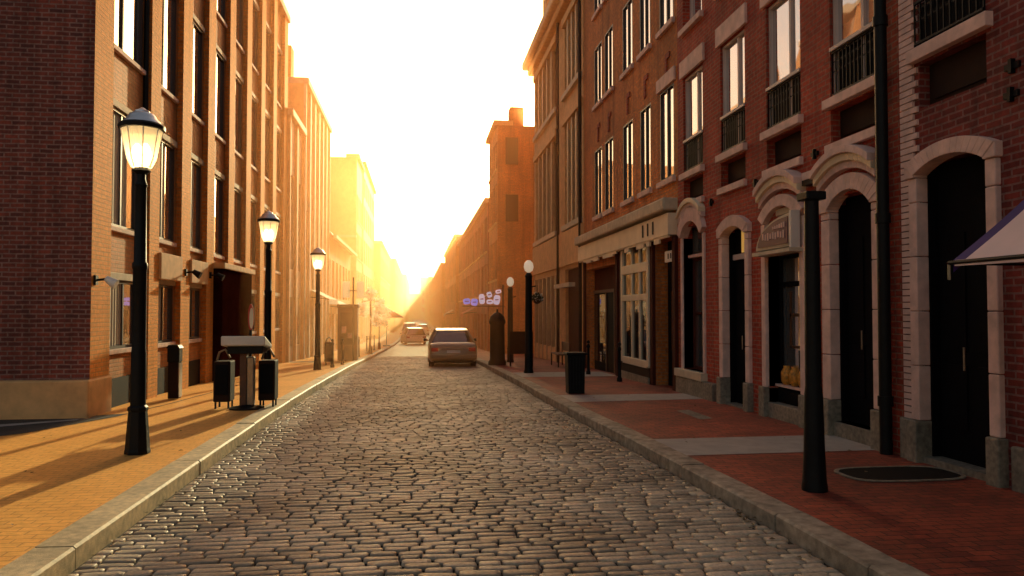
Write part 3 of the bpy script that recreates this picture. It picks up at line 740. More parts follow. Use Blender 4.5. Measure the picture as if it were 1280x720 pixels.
MB().box(X2+.28, X2+.42, 21.21, 25.19, -.5, 3.2).build('shopfront_back', M['shop_red'], B3)
d2 = MB().box(X2+.2, X2+.28, 22.2, 24.9, -.3, 2.46).build('door', M['dark_wood'], B3)
MB().box(X2+.17, X2+.2, 23.2, 23.3, -.3, 2.46).box(X2+.17, X2+.2, 22.2, 22.3, -.3, 2.46).box(X2+.17, X2+.2, 22.2, 24.9, 2.4, 2.5).build('door_frame', M['wood'], d2)
MB().box(X2+.19, X2+.2, 23.35, 24.8, .2, 2.35).build('pane', M['pane'], d2)
MB().tube([(X2-.1, 25.75, 0), (X2-.1, 25.75, 14)], .06).build('drainpipe', M['iron'], B3, smooth=True)

# ------------------------------------------------------------------ RIGHT: B4 tan building with many lights
B4 = thing('stone_building', 'tan building with rows of narrow multi light windows and a heavy cornice', 'building', (X2+3, 31, 0))
ops4 = []
G = [(25.9, 28.95), (30.6, 36.2)]
for a0, a1 in G:
    for za, zb in ((5.1, 9.0), (10.2, 12.9)): ops4.append((a0, a1, za, zb))
ops4 += [(26.1, 28.9, -1, 3.4), (30.6, 36.2, .3, 3.3)]
facade(B4, X2, -1, 25.92 if False else 25.6, 36.7, -4, 14.0, ops4, M['stone_tan'], depth=.3, rd=1.0, body=12)
for a0, a1 in G:
    n = 4 if a1-a0 < 4 else 5; w_ = (a1-a0)/n
    for za, zb in ((5.1, 9.0), (10.2, 12.9)):
        for k in range(n):
            window(B4, -1, X2, a0+w_*(k+.5), za+.005, w_-.01, zb-za-.01, 'plain', 'frame_tan', 'pane_far', rec=.08)
            if k: MB().box(X2-.05, X2+.05, a0+w_*k-.12, a0+w_*k+.12, za, zb).build('mullion', M['frame_tan'], B4)
        slab(B4, 'sill', 'stone_pale', X2, -1, a0-.15, a1+.15, za-.2, za-.005, .14, .1)
        slab(B4, 'lintel', 'stone_tan', X2, -1, a0-.15, a1+.15, zb+.005, zb+.3, .12, .1)
MB().box(X2-.55, X2+.4, 25.6, 37.2, 13.75, 14.15).build('cornice', M['stone_pale'], B4, bevel=.08)
MB().box(X2-.3, X2+.2, 25.6, 36.9, 13.4, 13.75).build('cornice_bed', M['stone_tan'], B4, bevel=.05)
MB().prism([(X2+.1, 14.15), (X2+1.0, 17.5), (X2+8, 17.5), (X2+8, 14.15)], 25.6, 36.7, 'y').build('roof', M['brick_lit'], B4)
for yy in (27.5, 30.5, 33.5): MB().box(X2-.02, X2+1.5, yy-.5, yy+.5, 14.5, 16.6).build('dormer', M['stone_tan'], B4, bevel=.03)
MB().box(X2-.1, X2+.02, 25.65, 36.65, 3.55, 4.85).build('fascia', M['stone_tan'], B4)
MB().tube([(X2-.12, 29.8, -.6), (X2-.12, 29.8, 13.5)], .06).build('drainpipe', M['iron'], B4, smooth=True)
for k in range(6): MB().box(X2-.06, X2+.08, 30.6+1.1*k, 30.75+1.1*k, -.8, 3.3).build('shop_mullion', M['frame_tan'], B4)
MB().box(X2+.12, X2+.2, 30.61, 36.19, .31, 3.29).build('shop_window', M['pane_far'], B4)
MB().box(X2-.03, X2+.05, 30.5, 36.3, -1, .3).build('stall_riser', M['stone_tan'], B4)
MB().box(X2+.12, X2+.2, 26.11, 28.89, -1, 3.39).build('door', M['shop_red'], B4)
MB().box(X2-.32, X2-.1, 26.6, 29.6, 2.7, 2.85).build('projecting_rail', M['stone_pale'], B4)

# ------------------------------------------------------------------ RIGHT far
B5 = simple_building('tall dark building stepping forward before the sun on the right', 4.45, -1, 42, 47, 12.2, M['brick_orange'], 4, [(-.8, 2.2), (3.6, 5.8), (6.8, 9), (9.8, 11.4)], frame='frame_dark', sill='stone_tan', cornice='stone_tan', body=9)
MB().box(5.4, 6.2, 44, 45, 12.4, 13.8).build('chimney', M['brick_orange'], B5)
e = MB()
for z in (6.8, 10): e.box(4.9, 5.6, 41.9, 41.997, z, z+1.5)
e.build('end_window', M['pane_far'], B5)
B6 = simple_building('long lower brick row leading away beyond the parked car', 4.4, -1, 47.2, 80, 8.6, M['brick_red'], 12, [(-1, 1.6), (2.8, 4.8), (5.6, 7.8)], frame='frame_tan', sill='stone_tan', gap=.45)
B7 = simple_building('hazy brick row further down the right side', 4.1, -1, 80.3, 112, 9.6, M['brick_orange'], 10, [(-1.2, 1.4), (2.8, 4.8), (5.6, 7.8)], gap=.45)
B8 = simple_building('low distant row on the right near the street end', 3.7, -1, 112.5, 200, 8.6, M['brick_orange'], 16, [(-1.2, 1.4), (2.8, 5), (5.8, 7.6)], gap=.5)
B9 = simple_building('farthest row on the right dissolving in haze', 3.2, -1, 201, 325, 10.4, M['stone_tan'], 16, [(-1.2, 1.4), (3, 5.5), (6.8, 9.2)], gap=.5)
E1 = thing('tower_building', 'pale block closing the far end of the street', 'building', (4, 340, -2))
MB().box(-6, 1.6, 335, 350, -4, 9).build('wall', M['stone_tan'], E1)
MB().box(1.6, 9, 332, 350, -4, 16).build('tower', M['stone_pale'], E1)
e = MB()
for i in range(3):
    for j in range(4): e.box(2.4+i*2, 3.4+i*2, 331.8, 331.99, 1+j*3.6, 3+j*3.6)
e.build('windows', M['pane_far'], E1)
# side walls of shops across the haze: awnings on far right
def shop_awning(x, s, y0, y1, z, mat, label):
    t = thing('awning', label, 'awning', (x, y0, z))
    a = MB(); a.quad((x, y0, z+.5), (x, y1, z+.5), (x+s*1.0, y1, z), (x+s*1.0, y0, z)); a.quad((x+s, y0, z), (x+s, y1, z), (x+s, y1, z-.25), (x+s, y0, z-.25))
    a.build('canopy', M[mat], t, fix=False)
    MB().tube([(x, y0, z+.1), (x+s, y0, z)], .02).tube([(x, y1, z+.1), (x+s, y1, z)], .02).build('awning_arm', M['iron'], t)
shop_awning(4.4, -1, 56, 60, 1.6, 'red_cloth', 'dark red awning low on the far right row')
shop_awning(4.1, -1, 84, 89, 1.4, 'stone_pale', 'pale awning far down the right side row')
shop_awning(-5.25, 1, 38, 42, 2.4, 'stone_pale', 'pale awning under the pilastered building on the left')
shop_awning(-5.3, 1, 48, 54, 2.0, 'stone_pale', 'pale awning on the low pitched roof house')

# ------------------------------------------------------------------ street lamps
def make_lamp(label, loc):
    t = thing('street_lamp', label, 'street lamp', loc, 'lantern street lamps on the left pavement')
    L = dict(loc=(0, 0, 0))
    MB().lathe([(.145, 0), (.145, .03), (.137, .06), (.128, .2), (.112, .42), (.105, .5), (.115, .52), (.115, .55), (.085, .58)], 8, rot=R(22.5)).build('base', M['iron'], t, **L)
    MB().lathe([(.088, .55), (.086, 1.2), (.08, 1.25), (.078, 2.2), (.088, 2.22), (.088, 2.28), (.072, 2.3), (.062, 3.2), (.075, 3.23), (.05, 3.3), (.05, 3.36), (.11, 3.4), (.08, 3.44)], 12).build('post', M['iron'], t, smooth=True, **L)
    MB().lathe([(.115, 3.44), (.165, 3.55), (.235, 3.92), (.235, 3.925)], 8, cap=False, rot=R(22.5)).build('lantern', M['lantern'], t, fix=True, **L)
    f = MB()
    for i in range(8):
        a = R(22.5+45*i); c, s_ = math.cos(a), math.sin(a)
        f.tube([(.116*c, .116*s_, 3.44), (.166*c, .166*s_, 3.55), (.236*c, .236*s_, 3.92)], .007, 5)
    f.build('lantern_ribs', M['silver_paint'], t, **L)
    MB().lathe([(.262, 3.905), (.265, 3.95), (.24, 3.975), (.20, 3.98)], 16).build('rim', M['iron'], t, smooth=True, **L)
    MB().lathe([(.232, 3.97), (.215, 4.0), (.18, 4.03), (.165, 4.06), (.14, 4.095), (.09, 4.115), (.085, 4.135), (.045, 4.155), (.012, 4.18)], 16).build('cap', M['cap_metal'], t, smooth=True, **L)
    MB().lathe([(.02, 3.46), (.055, 3.52), (.07, 3.6), (.055, 3.68), (.02, 3.74)], 10, cx=.045).lathe([(.02, 3.46), (.055, 3.52), (.07, 3.6), (.055, 3.68), (.02, 3.74)], 10, cx=-.06, cy=.02).build('mantle', M['bulb'], t, smooth=True, **L)
    return t
lampA = make_lamp('nearest lantern street lamp standing full height on the sunlit left pavement', (-3.32, 9.66, .135))
dup(lampA, (-3.50, 18.6, zr(18.6)+.135), 'second lantern street lamp behind the information stand')
dup(lampA, (-3.28, 26.0, zr(26)+.05), 'third lantern street lamp further along the left pavement')

# dark post on the right
rp = thing('dark_post', 'tall tapered black iron post standing on the right pavement', 'post', (3.78, 6.9, .13))
MB().lathe([(.12, 0), (.12, .04), (.112, .08), (.098, .35), (.085, .9), (.076, 1.0), (.072, 2.0), (.066, 2.78)], 14).build('shaft', M['iron'], rp, loc=(0, 0, 0), smooth=True)
MB().box(-.1, .1, -.1, .1, 2.78, 2.86).build('cap', M['iron'], rp, loc=(0, 0, 0), bevel=.01)

# information stand with bins
st_ = thing('information_stand', 'information stand with slanted display tray between two dark bins on the left pavement', 'stand', (-2.98, 14.0, .13))
st_.location = (-2.98, 14.0, zr(14)+.13)
P0 = dict(loc=(0, 0, 0))
MB().lathe([(.3, 0), (.3, .03), (.12, .06), (.1, .08)], 20).build('base', M['iron'], st_, smooth=True, **P0)
MB().box(-.11, .0, -.08, .08, .06, 1.0).build('post', M['wood'], st_, **P0)
MB().box(.0, .13, -.07, .07, .06, .92).build('post_cover', M['metal'], st_, bevel=.02, **P0)
MB().prism([(-.32, 1.13), (.34, 1.05), (.34, 1.12), (-.32, 1.30)], -.38, .36, 'x').build('display_tray', M['white_sign'], st_, bevel=.02, **P0)
MB().box(-.3, .3, -.2, .2, .98, 1.12).build('tray_bracket', M['iron'], st_, bevel=.01, **P0)
nb = thing('news_box', 'dark open topped news box left of the information stand', 'box', (-3.42, 14.2, zr(14.2)+.13), 'dark boxes by the information stand')
MB().box(-.145, .145, -.18, .18, .12, .84).build('body', M['panel_brown'], nb, bevel=.02, **P0)
MB().box(-.11, .11, -.205, -.182, .25, .78).build('door', M['dark_wood'], nb, bevel=.01, **P0)
for sx in (-.11, .11):
    for sy in (-.14, .14): MB().box(sx-.015, sx+.015, sy-.015, sy+.015, 0, .12).build('leg', M['iron'], nb, **P0)
MB().tube([(-.1, -.1, .86), (-.05, -.15, 1.0), (.05, -.15, 1.05), (.12, -.1, .9)], .02).build('handle', M['metal'], nb, smooth=True, **P0)
nb2 = dup(nb, (-2.68, 14.35, zr(14.3)+.13), 'dark news box right of the information stand')
for i_, (x_, y_, lab) in enumerate(((-3.3, 29.5, 'dark news box standing alone before the kiosk'), (-3.5, 31.2, 'dark news box nearer the wall before the kiosk'))):
    dup(nb, (x_, y_, zr(y_)+.13), lab, 'dark boxes before the kiosk')
pl = thing('plaque_board', 'small red and cream oval plaque rising behind the display tray', 'plaque', (-3.03, 14.5, zr(14.5)+.13))
MB().box(-.02, .02, -.015, .015, 0, 1.4).build('stem', M['iron'], pl, **P0)
MB().prism([(.05*math.sin(2*math.pi*i/20), 1.62+.24*math.cos(2*math.pi*i/20)) for i in range(20)], -.02, .02, 'y').build('plaque', M['red_cloth'], pl, **P0)
MB().prism([(0.012+.034*math.sin(2*math.pi*i/20), 1.6+.19*math.cos(2*math.pi*i/20)) for i in range(20)], -.03, -.021, 'y').build('emblem', M['cream_wood'], pl, **P0)
# bollard-like meter near left wall
mt = thing('ash_bin', 'slim dark litter post standing close to the left wall', 'bin', (-4.78, 15.9, .1))
MB().box(-.10, .10, -.10, .10, 0, .72).build('body', M['panel_brown'], mt, bevel=.01, **P0)
MB().box(-.115, .115, -.115, .115, .72, 1.0).build('head', M['iron'], mt, bevel=.015, **P0)
MB().prism([(-.13, 1.0), (.13, 1.0), (.09, 1.06), (-.09, 1.06)], -.13, .13, 'y').build('lid', M['iron'], mt, **P0)
MB().box(.102, .115, -.1, .1, .03, .7).build('edge_strip', M['metal'], mt, **P0)

# right bin
rb = thing('litter_bin', 'square dark litter bin with flared rim on the right pavement', 'bin', (3.36, 16.0, zr(16)+.13))
MB().prism([(-.17, 0), (.17, 0), (.19, .82), (-.19, .82)], -.18, .18, 'y').build('body', M['iron'], rb, bevel=.012, **P0)
MB().box(-.22, .22, -.22, .22, .82, .87).build('rim', M['iron'], rb, bevel=.012, **P0)
for i in range(5): MB().box(-.14+i*.066, -.12+i*.066, -.19, -.182, .08, .76).build('slat', M['iron'], rb, **P0)

# globe lamps on the right
def globe_lamp(label, loc, h=3.05):
    t = thing('globe_lamp', label, 'street lamp', loc, 'globe lamps on the right pavement')
    MB().lathe([(.15, 0), (.15, .05), (.13, .12), (.12, .5), (.13, .55), (.115, .62), (.11, h*.6), (.10, h-.15), (.12, h-.1), (.06, h)], 12).build('post', M['iron'], t, smooth=True, **P0)
    MB().lathe([(.03, h), (.12, h+.06), (.155, h+.18), (.13, h+.3), (.05, h+.38)], 14).build('globe', M['globe'], t, smooth=True, **P0)
    MB().tube([(0, 0, h-.45), (.22, 0, h-.4)], .02).build('arm', M['iron'], t, **P0)
    return t
ga = globe_lamp('nearer globe lamp with thick dark post beyond the litter bin', (3.38, 22.9, zr(22.9)+.13))
dup(ga, (3.75, 30.5, zr(30.5)+.13), 'farther globe lamp with pale globe behind the first globe lamp')
bk = thing('flower_basket', 'small basket of pale flowers hanging beside the nearer globe lamp', 'flower basket', (3.64, 22.9, 2.2))
MB().lathe([(.03, -.16), (.1, -.12), (.14, 0)], 10).build('basket', M['wood'], bk, smooth=True, **P0)
def flowers(parent, n, r, mat, size, seed, h=1, name='flowers'):
    rnd = random.Random(seed); f = MB()
    for _ in range(n):
        th = rnd.uniform(0, 6.28); ph = math.acos(rnd.uniform(-.4, 1)); rr = r*rnd.uniform(.6, 1.1)
        c = Vector((rr*math.sin(ph)*math.cos(th), rr*math.sin(ph)*math.sin(th), rr*math.cos(ph)*h))
        u = Vector((rnd.uniform(-1, 1), rnd.uniform(-1, 1), rnd.uniform(-1, 1))).normalized(); w = u.orthogonal().normalized(); u = u*size; w = w*size
        f.quad(c-u, c-w, c+u, c+w)
    return f.build(name, M[mat], parent, fix=False, **P0)
flowers(bk, 130, .17, 'leaf', .035, 1, name='leaves'); flowers(bk, 60, .19, 'petal', .03, 2)
MB().tube([(0, 0, .1), (0, 0, .42)], .006).build('hanger', M['iron'], bk, **P0)

# dark planter shrub, board, bench on the right
tp = thing('advertising_column', 'dark rounded metal column on the right pavement beside the parked tan sedan', 'column', (2.98, 28.2, zr(28.2)+.13))
MB().lathe([(.34, 0), (.34, .12), (.28, .2), (.27, 1.5), (.31, 1.56), (.31, 1.64)], 18).build('drum', M['iron'], tp, smooth=True, **P0)
MB().lathe([(.31, 1.64), (.26, 1.8), (.14, 1.92), (.04, 1.97), (.03, 2.08)], 18).build('dome', M['iron'], tp, smooth=True, **P0)
bd = thing('menu_board', 'dark standing menu board between the globe lamps on the right pavement', 'sign board', (3.72, 27.0, zr(27)+.13))
MB().box(-.42, .42, -.03, .03, .45, 1.25).build('board', M['dark_wood'], bd, bevel=.01, **P0)
MB().box(-.42, -.37, -.03, .03, 0, .45).build('leg', M['iron'], bd, **P0); MB().box(.37, .42, -.03, .03, 0, .45).build('leg', M['iron'], bd, **P0)
bn = thing('street_bench', 'low metal bench against the tan building wall', 'bench', (5.1, 26.8, zr(26.8)+.13))
MB().box(-.22, .22, -.75, .75, .43, .47).build('seat', M['wood'], bn, bevel=.01, **P0)
MB().box(.2, .24, -.75, .75, .55, .85).build('backrest', M['wood'], bn, bevel=.01, **P0)
for sy in (-.68, .68):
    for sx in (-.2, .2): MB().box(sx-.02, sx+.02, sy-.02, sy+.02, 0, .43 if sx < 0 else .85).build('leg', M['iron'], bn, **P0)
def bollard(label, loc, group='thin dark bollards on the pavements'):
    t = thing('bollard', label, 'bollard', loc, group)
    MB().lathe([(.07, 0), (.07, .08), (.045, .12), (.04, .78), (.055, .8), (.055, .84), (.03, .9)], 10).build('post', M['iron'], t, smooth=True, **P0)
    MB().lathe([(.0, .9), (.045, .92), (.05, .96), (.03, 1.0), (0, 1.01)], 10, cap=False).build('knob', M['iron'], t, smooth=True, **P0)
    return t
b0 = bollard('thin dark bollard by the recessed shop door on the right', (5.0, 21.9, zr(21.9)+.13))
dup(b0, (5.15, 19.0, zr(19)+.13), 'thin dark bollard before the cream framed shop window')

# hanging sign boards far right, with an added glow
hs = thing('hanging_sign', 'cluster of small lilac and pale sign boards on a bracket above the far right pavement', 'sign', (3.75, 38.5, 2.3))
HB = [(-1.42, .0, .36, .30, 'blue_sign', 8), (-1.02, -.04, .34, .36, 'blue_sign', -6), (-.62, .12, .30, .52, 'pale_glow_sign', 5), (-.24, -.02, .34, .24, 'pale_glow_sign', 0), (-.22, .34, .26, .3, 'pale_glow_sign', 20), (.12, .08, .34, .5, 'pale_glow_sign', -9), (.22, .5, .3, .2, 'pale_glow_sign', 12)]
for x_, z_, w_, h_, m_, r_ in HB:
    c_, s_ = math.cos(R(r_)), math.sin(R(r_))
    def Q(u, v): return (x_+w_/2+u*c_-v*s_, z_+u*s_+v*c_)
    pts = [Q(w_/2*math.copysign(abs(math.cos(a))**.6, math.cos(a)), h_/2*math.copysign(abs(math.sin(a))**.6, math.sin(a))) for a in [2*math.pi*k/16 for k in range(16)]]
    o_ = MB().prism(pts, -.03, .03, 'y').build('sign_board', M[m_], hs, **P0)
    MB().prism([(x_+w_*.2, z_-.03), (x_+w_*.8, z_-.02), (x_+w_*.75, z_+.03), (x_+w_*.25, z_+.02)], -.04, -.031, 'y').build('stripe', M['sign_purple'], o_, **P0)
MB().tube([(-1.45, .06, -.24), (.7, .06, -.24)], .022).build('bracket', M['iron'], hs, **P0)
MB().tube([(-1.1, .06, -.24), (.7, .06, .75)], .015).build('stay', M['iron'], hs, **P0)
MB().tube([(.62, .06, -2.8), (.62, .06, .85)], .04).build('post', M['iron'], hs, **P0)

lf = MB(); rl = random.Random(9)
for _ in range(420):
    y = rl.uniform(3.5, 26); side = rl.random()
    x = (kr(y)-abs(rl.gauss(0, .09))-.02) if side < .45 else ((kl(y)+abs(rl.gauss(0, .09))+.02) if side < .7 else (rl.uniform(3.2, 5.6) if side < .9 else rl.uniform(-5.0, -2.8)))
    z = zr(y)+(.012 if side < .7 else .142); a = rl.uniform(0, 6.3); q = rl.uniform(.012, .032)
    if rl.random() < .25 and side < .45: y = 6.6+rl.gauss(0, .25); x = kr(y)-abs(rl.gauss(0, .08))-.02
    c, s_ = math.cos(a)*q, math.sin(a)*q
    lf.quad((x-c, y-s_, z), (x+s_*.6, y-c*.6, z+rl.uniform(0, .012)), (x+c, y+s_, z), (x-s_*.6, y+c*.6, z+rl.uniform(0, .012)))
lo = lf.build('leaves', M['dry_leaf'], fix=False); lo['kind'] = 'stuff'
# ------------------------------------------------------------------ left mid distance clutter
ps = thing('post_sign', 'pole with two white upright sign panels above the dark kiosk on the left pavement', 'sign', (-2.72, 33.4, zr(33.4)+.13))
MB().tube([(0, 0, 0), (0, 0, 3.6)], .035).build('pole', M['iron'], ps, **P0)
for sx in (-.3, .3):
    MB().box(sx-.15, sx+.15, -.02, .02, 2.72, 3.42).build('sign_panel', M['sign_sheet'], ps, bevel=.015, **P0)
MB().box(-.3, .3, .022, .04, 3.0, 3.04).build('crossbar', M['iron'], ps, **P0)
ki = thing('phone_kiosk', 'dark upright kiosk on the left pavement beneath the white pole signs', 'kiosk', (-2.98, 34, zr(34)+.13))
k_ = MB(); k_.box(-.42, .42, -.35, -.29, 0, 2.3); k_.box(-.42, -.36, -.29, .35, 0, 2.3); k_.box(.36, .42, -.29, .35, 0, 2.3)
k_.build('cabin', M['wood'], ki, bevel=.01, **P0)
MB().box(-.46, .46, -.4, .4, 2.3, 2.45).build('roof', M['panel_brown'], ki, bevel=.03, **P0)
MB().box(-.3, .3, -.365, -.352, .7, 2.1).build('poster', M['panel_brown'], ki, **P0)
MB().box(-.25, -.05, -.378, -.366, 1.2, 1.5).box(.0, .22, -.378, -.366, 1.0, 1.2).build('poster_marks', M['stone_pink'], ki, **P0)
def planter(label, loc, h, seed, group='potted trees on the left pavement'):
    t = thing('potted_tree', label, 'potted tree', loc, group)
    MB().prism([(-.24, 0), (.24, 0), (.3, .5), (-.3, .5)], -.27, .27, 'y').build('pot', M['wood'], t, bevel=.015, **P0)
    MB().tube([(0, 0, .4), (.03, 0, h*.6), (0, 0, h*.9)], [.05, .035, .015]).build('trunk', M['wood'], t, **P0)
    foliage(t, 900, lambda q: (h*.45+h*.55*q, .62*math.sin(.35+2.6*q)*(1+.15*math.sin(q*17))), 'leaf', .085, seed, 'crown')
    return t
def basket_lamp(label, loc, seed):
    t = thing('basket_post', label, 'flower post', loc, 'flower posts on the left pavement')
    MB().lathe([(.12, 0), (.1, .4), (.05, .5), (.05, 3.0), (.02, 3.1)], 10).build('post', M['iron'], t, smooth=True, **P0)
    MB().tube([(-.5, 0, 2.9), (0, 0, 3.0), (.5, 0, 2.9)], .02).build('arm', M['iron'], t, **P0)
    rnd = random.Random(seed)
    for sx, z in ((-.5, 2.45), (.5, 2.5), (0, 3.3), (.3, 1.9)):
        f = MB()
        for _ in range(130):
            c = Vector((sx+rnd.gauss(0, .16), rnd.gauss(0, .16), z+rnd.gauss(0, .17))); u = Vector((rnd.uniform(-1, 1), rnd.uniform(-1, 1), rnd.uniform(-1, 1))).normalized(); w = u.orthogonal()*.07; u = u*.07
            f.quad(c-u, c-w, c+u, c+w)
        f.build('flower_ball', M['petal'], t, fix=False, **P0)
    return t
basket_lamp('nearer flower post with pale blossom balls on the left pavement', (-2.55, 43, zr(43)+.13), 21)
basket_lamp('farther flower post with pale blossom balls near the red parasol', (-2.6, 54, zr(54)+.13), 22)
for y_, lab in ((29.6, 'thin dark bollard level with the lone news box'), (43.8, 'thin dark bollard beside the nearer flower post'), (51.5, 'thin dark bollard before the farther flower post')):
    dup(b0, (-2.8, y_, zr(y_)+.13), lab, 'thin dark bollards on the pavements')
dup(b0, (-2.95, 27.5, zr(27.5)+.13), 'thin dark bollard behind the third lantern lamp', 'thin dark bollards on the pavements')
dup(b0, (-2.85, 47, zr(47)+.13), 'thin dark bollard between the two flower posts', 'thin dark bollards on the pavements')
dup(b0, (-2.85, 38.5, zr(38.5)+.13), 'thin dark bollard just past the dark kiosk', 'thin dark bollards on the pavements')
pr = thing('parasol', 'red parasol open above the far left pavement', 'parasol', (-2.4, 62, zr(62)+.13))
MB().lathe([(1.35, 2.3), (1.3, 2.36), (.7, 2.72), (.05, 3.0)], 8).build('canopy', M['red_cloth'], pr, **P0)
MB().tube([(0, 0, 0), (0, 0, 3.05)], .03).build('pole', M['iron'], pr, **P0)
MB().lathe([(.3, 0), (.3, .08), (.05, .1)], 12).build('base', M['iron'], pr, **P0)

# ------------------------------------------------------------------ cars
def make_car(label, loc, paint, rot=0, w=1.86, h=1.46, L=4.7, cat='car', boxy=False, name='parked_car'):
    t = thing(name, label, cat, loc, None, rot)
    # lower body: cross-sections along y (rear at -L/2)
    prof = [(-L/2, .40, .62, .84), (-L/2+.05, .30, .80, .93), (-L/2+.28, .24, .97, .985), (-L/2+.95, .2, 1.0, 1.0), (-.5, .19, .98, 1.0), (.9, .19, .97, 1.0), (L/2-.9, .2, .90, .99), (L/2-.25, .24, .78, .93), (L/2-.04, .3, .66, .84), (L/2, .38, .58, .78)]
    b = MB(); N = 12; hw = w/2
    for (y, zb, zt, k) in prof:
        ring = [(-hw*k*.92, zb), (-hw*k, zb+.12), (-hw*k*1.0, (zb+zt)/2), (-hw*k*.985, zt-.14), (-hw*k*.93, zt-.04), (-hw*k*.6, zt), (hw*k*.6, zt), (hw*k*.93, zt-.04), (hw*k*.985, zt-.14), (hw*k*1.0, (zb+zt)/2), (hw*k, zb+.12), (hw*k*.92, zb)]
        b.v += [(x, y, z) for x, z in ring]
    for j in range(len(prof)-1):
        for i in range(N):
            p = j*N+i; q = j*N+(i+1) % N; b.f.append((p, q, q+N, p+N))
    b.f.append(tuple(range(N-1, -1, -1))); b.f.append(tuple((len(prof)-1)*N+i for i in range(N)))
    o = b.build('body', paint, t, smooth=True, **P0); 
    # cabin
    cb = [(-L/2+.75 if not boxy else -L/2+.12, .96, .90, .78), (-L/2+1.45 if not boxy else -L/2+.3, h-.06, .76, .66), (-.2, h, .76, .66), (.45, h-.05, .76, .68), (1.25, .97, .90, .86)]
    c = MB(); sec = []
    for y, zt, kb, kt in cb:
        c.v += [(-hw*.93, y if zt < 1 else y, .93), (-hw*kt, y, zt-.03), (-hw*kt*.8, y, zt), (hw*kt*.8, y, zt), (hw*kt, y, zt-.03), (hw*.93, y, .93)]
    for j in range(4):
        for i in range(5):
            p = j*6+i; c.f.append((p, p+1, p+7, p+6))
    c.f.append((0, 1, 2, 3, 4, 5)); c.f.append((29, 28, 27, 26, 25, 24))
    c.build('cabin', M['pane'], t, smooth=False, **P0)
    # roof shell + pillars
    r = MB(); ra, rb_ = cb[1], cb[3]
    for j in (1, 2):
        y0, z0, _, k0 = cb[j]; y1, z1, _, k1 = cb[j+1]
        r.quad((-hw*k0*1.01, y0-.02, z0-.0), (hw*k0*1.01, y0-.02, z0), (hw*k1*1.01, y1, z1+.012), (-hw*k1*1.01, y1, z1+.012))
        r.quad((-hw*k0*1.01, y0-.02, z0), (-hw*k1*1.01, y1, z1+.012), (-hw*k1*1.02, y1, z1-.07), (-hw*k0*1.02, y0, z0-.07))
        r.quad((hw*k0*1.01, y0-.02, z0), (hw*k1*1.01, y1, z1+.012), (hw*k1*1.02, y1, z1-.07), (hw*k0*1.02, y0, z0-.07))
    y0, z0, _, k0 = cb[0]; y1, z1, _, k1 = cb[1]
    for sgn in (-1, 1):
        r.tube([(sgn*hw*.93, y0, .94), (sgn*hw*k1*1.0, y1, z1-.03)], .045, 6)
        r.tube([(sgn*hw*.93, 1.25, .94), (sgn*hw*.72, .45, h-.08)], .035, 6)
        r.tube([(sgn*hw*.94, .0, .94), (sgn*hw*.72, .0, h-.06)], .03, 6)
    r.tube([(-hw*k1, y1-.02, z1-.02), (hw*k1, y1-.02, z1-.02)], .03, 6)
    r.build('roof', paint, t, fix=True, **P0)
    for sgn in (-1, 1):
        MB().box(sgn*hw*.62, sgn*hw*.90, -L/2-.005, -L/2+.09, .66, .80).build('tail_light', M['tail_light'], t, bevel=.02, **P0)
        MB().tube([(sgn*hw*.98, .72, .98), (sgn*(hw+.17), .70, 1.0)], [.03, .07], 8).build('side_mirror', M['iron'], t, smooth=True, **P0)
        for yy in (-L/2+.95, L/2-.9):
            wo = MB()
            n = len(wo.v); R_ = .32
            for (rr, xx) in ((.2, .0), (R_*.92, .0), (R_, .03), (R_, .19), (R_*.92, .22), (.2, .22)):
                for i in range(20):
                    a = 2*math.pi*i/20; wo.v.append((sgn*(hw-.01-xx), yy+rr*math.cos(a), R_+rr*math.sin(a)))
            for j in range(5):
                for i in range(20): wo.f.append((j*20+i, j*20+(i+1) % 20, (j+1)*20+(i+1) % 20, (j+1)*20+i))
            wh = wo.build('wheel', M['tyre'], t, smooth=True, **P0)
            ri = MB(); 
            for k in range(5):
                a = 2*math.pi*k/5; ri.prism([(yy+.03*math.cos(a+1.57), R_+.03*math.sin(a+1.57)), (yy+.2*math.cos(a+.12), R_+.2*math.sin(a+.12)), (yy+.2*math.cos(a-.12), R_+.2*math.sin(a-.12)), (yy+.03*math.cos(a-1.57), R_+.03*math.sin(a-1.57))], sgn*(hw-.03), sgn*(hw-.01))
            ri.build('rim', M['metal'], wh, **P0)
    MB().box(-hw*.95, hw*.95, -L/2-.06, -L/2+.12, .36, .54).build('bumper', paint, t, bevel=.03, **P0)
    MB().box(-hw*.8, hw*.8, -L/2+.06, -L/2+.4, .2, .34).build('underbody', M['tyre'], t, **P0)
    MB().box(-.26, .26, -L/2-.03, -L/2-.004, .60, .71).build('number_plate', M['white_sign'], t, **P0)
    MB().box(-.5, .5, -L/2-.02, -L/2+.01, .76, .785).build('boot_trim', M['metal'], t, **P0)
    return t
tan = car_paint('car_paint_tan', (.30, .18, .085), .35, .38)
white = car_paint('car_paint_white', (.7, .66, .6), .0, .35)
redp = car_paint('car_paint_red', (.4, .05, .03), .0, .4)
make_car('tan sedan parked at the right kerb seen from behind', (1.42, 31.9, zr(31.5)-.0), tan, w=1.9, h=1.5)
make_car('white car far ahead beyond the tan sedan', (-.35, 74, zr(74)), white, w=2.0, h=1.6, boxy=True, rot=R(8))
make_car('distant red vehicle at the left kerb', (-.9, 98, zr(98)), redp, w=2.0, h=1.95, boxy=True)
make_car('distant white vehicle in the middle of the street end', (.9, 112, zr(112)), white, h=1.6, boxy=True)

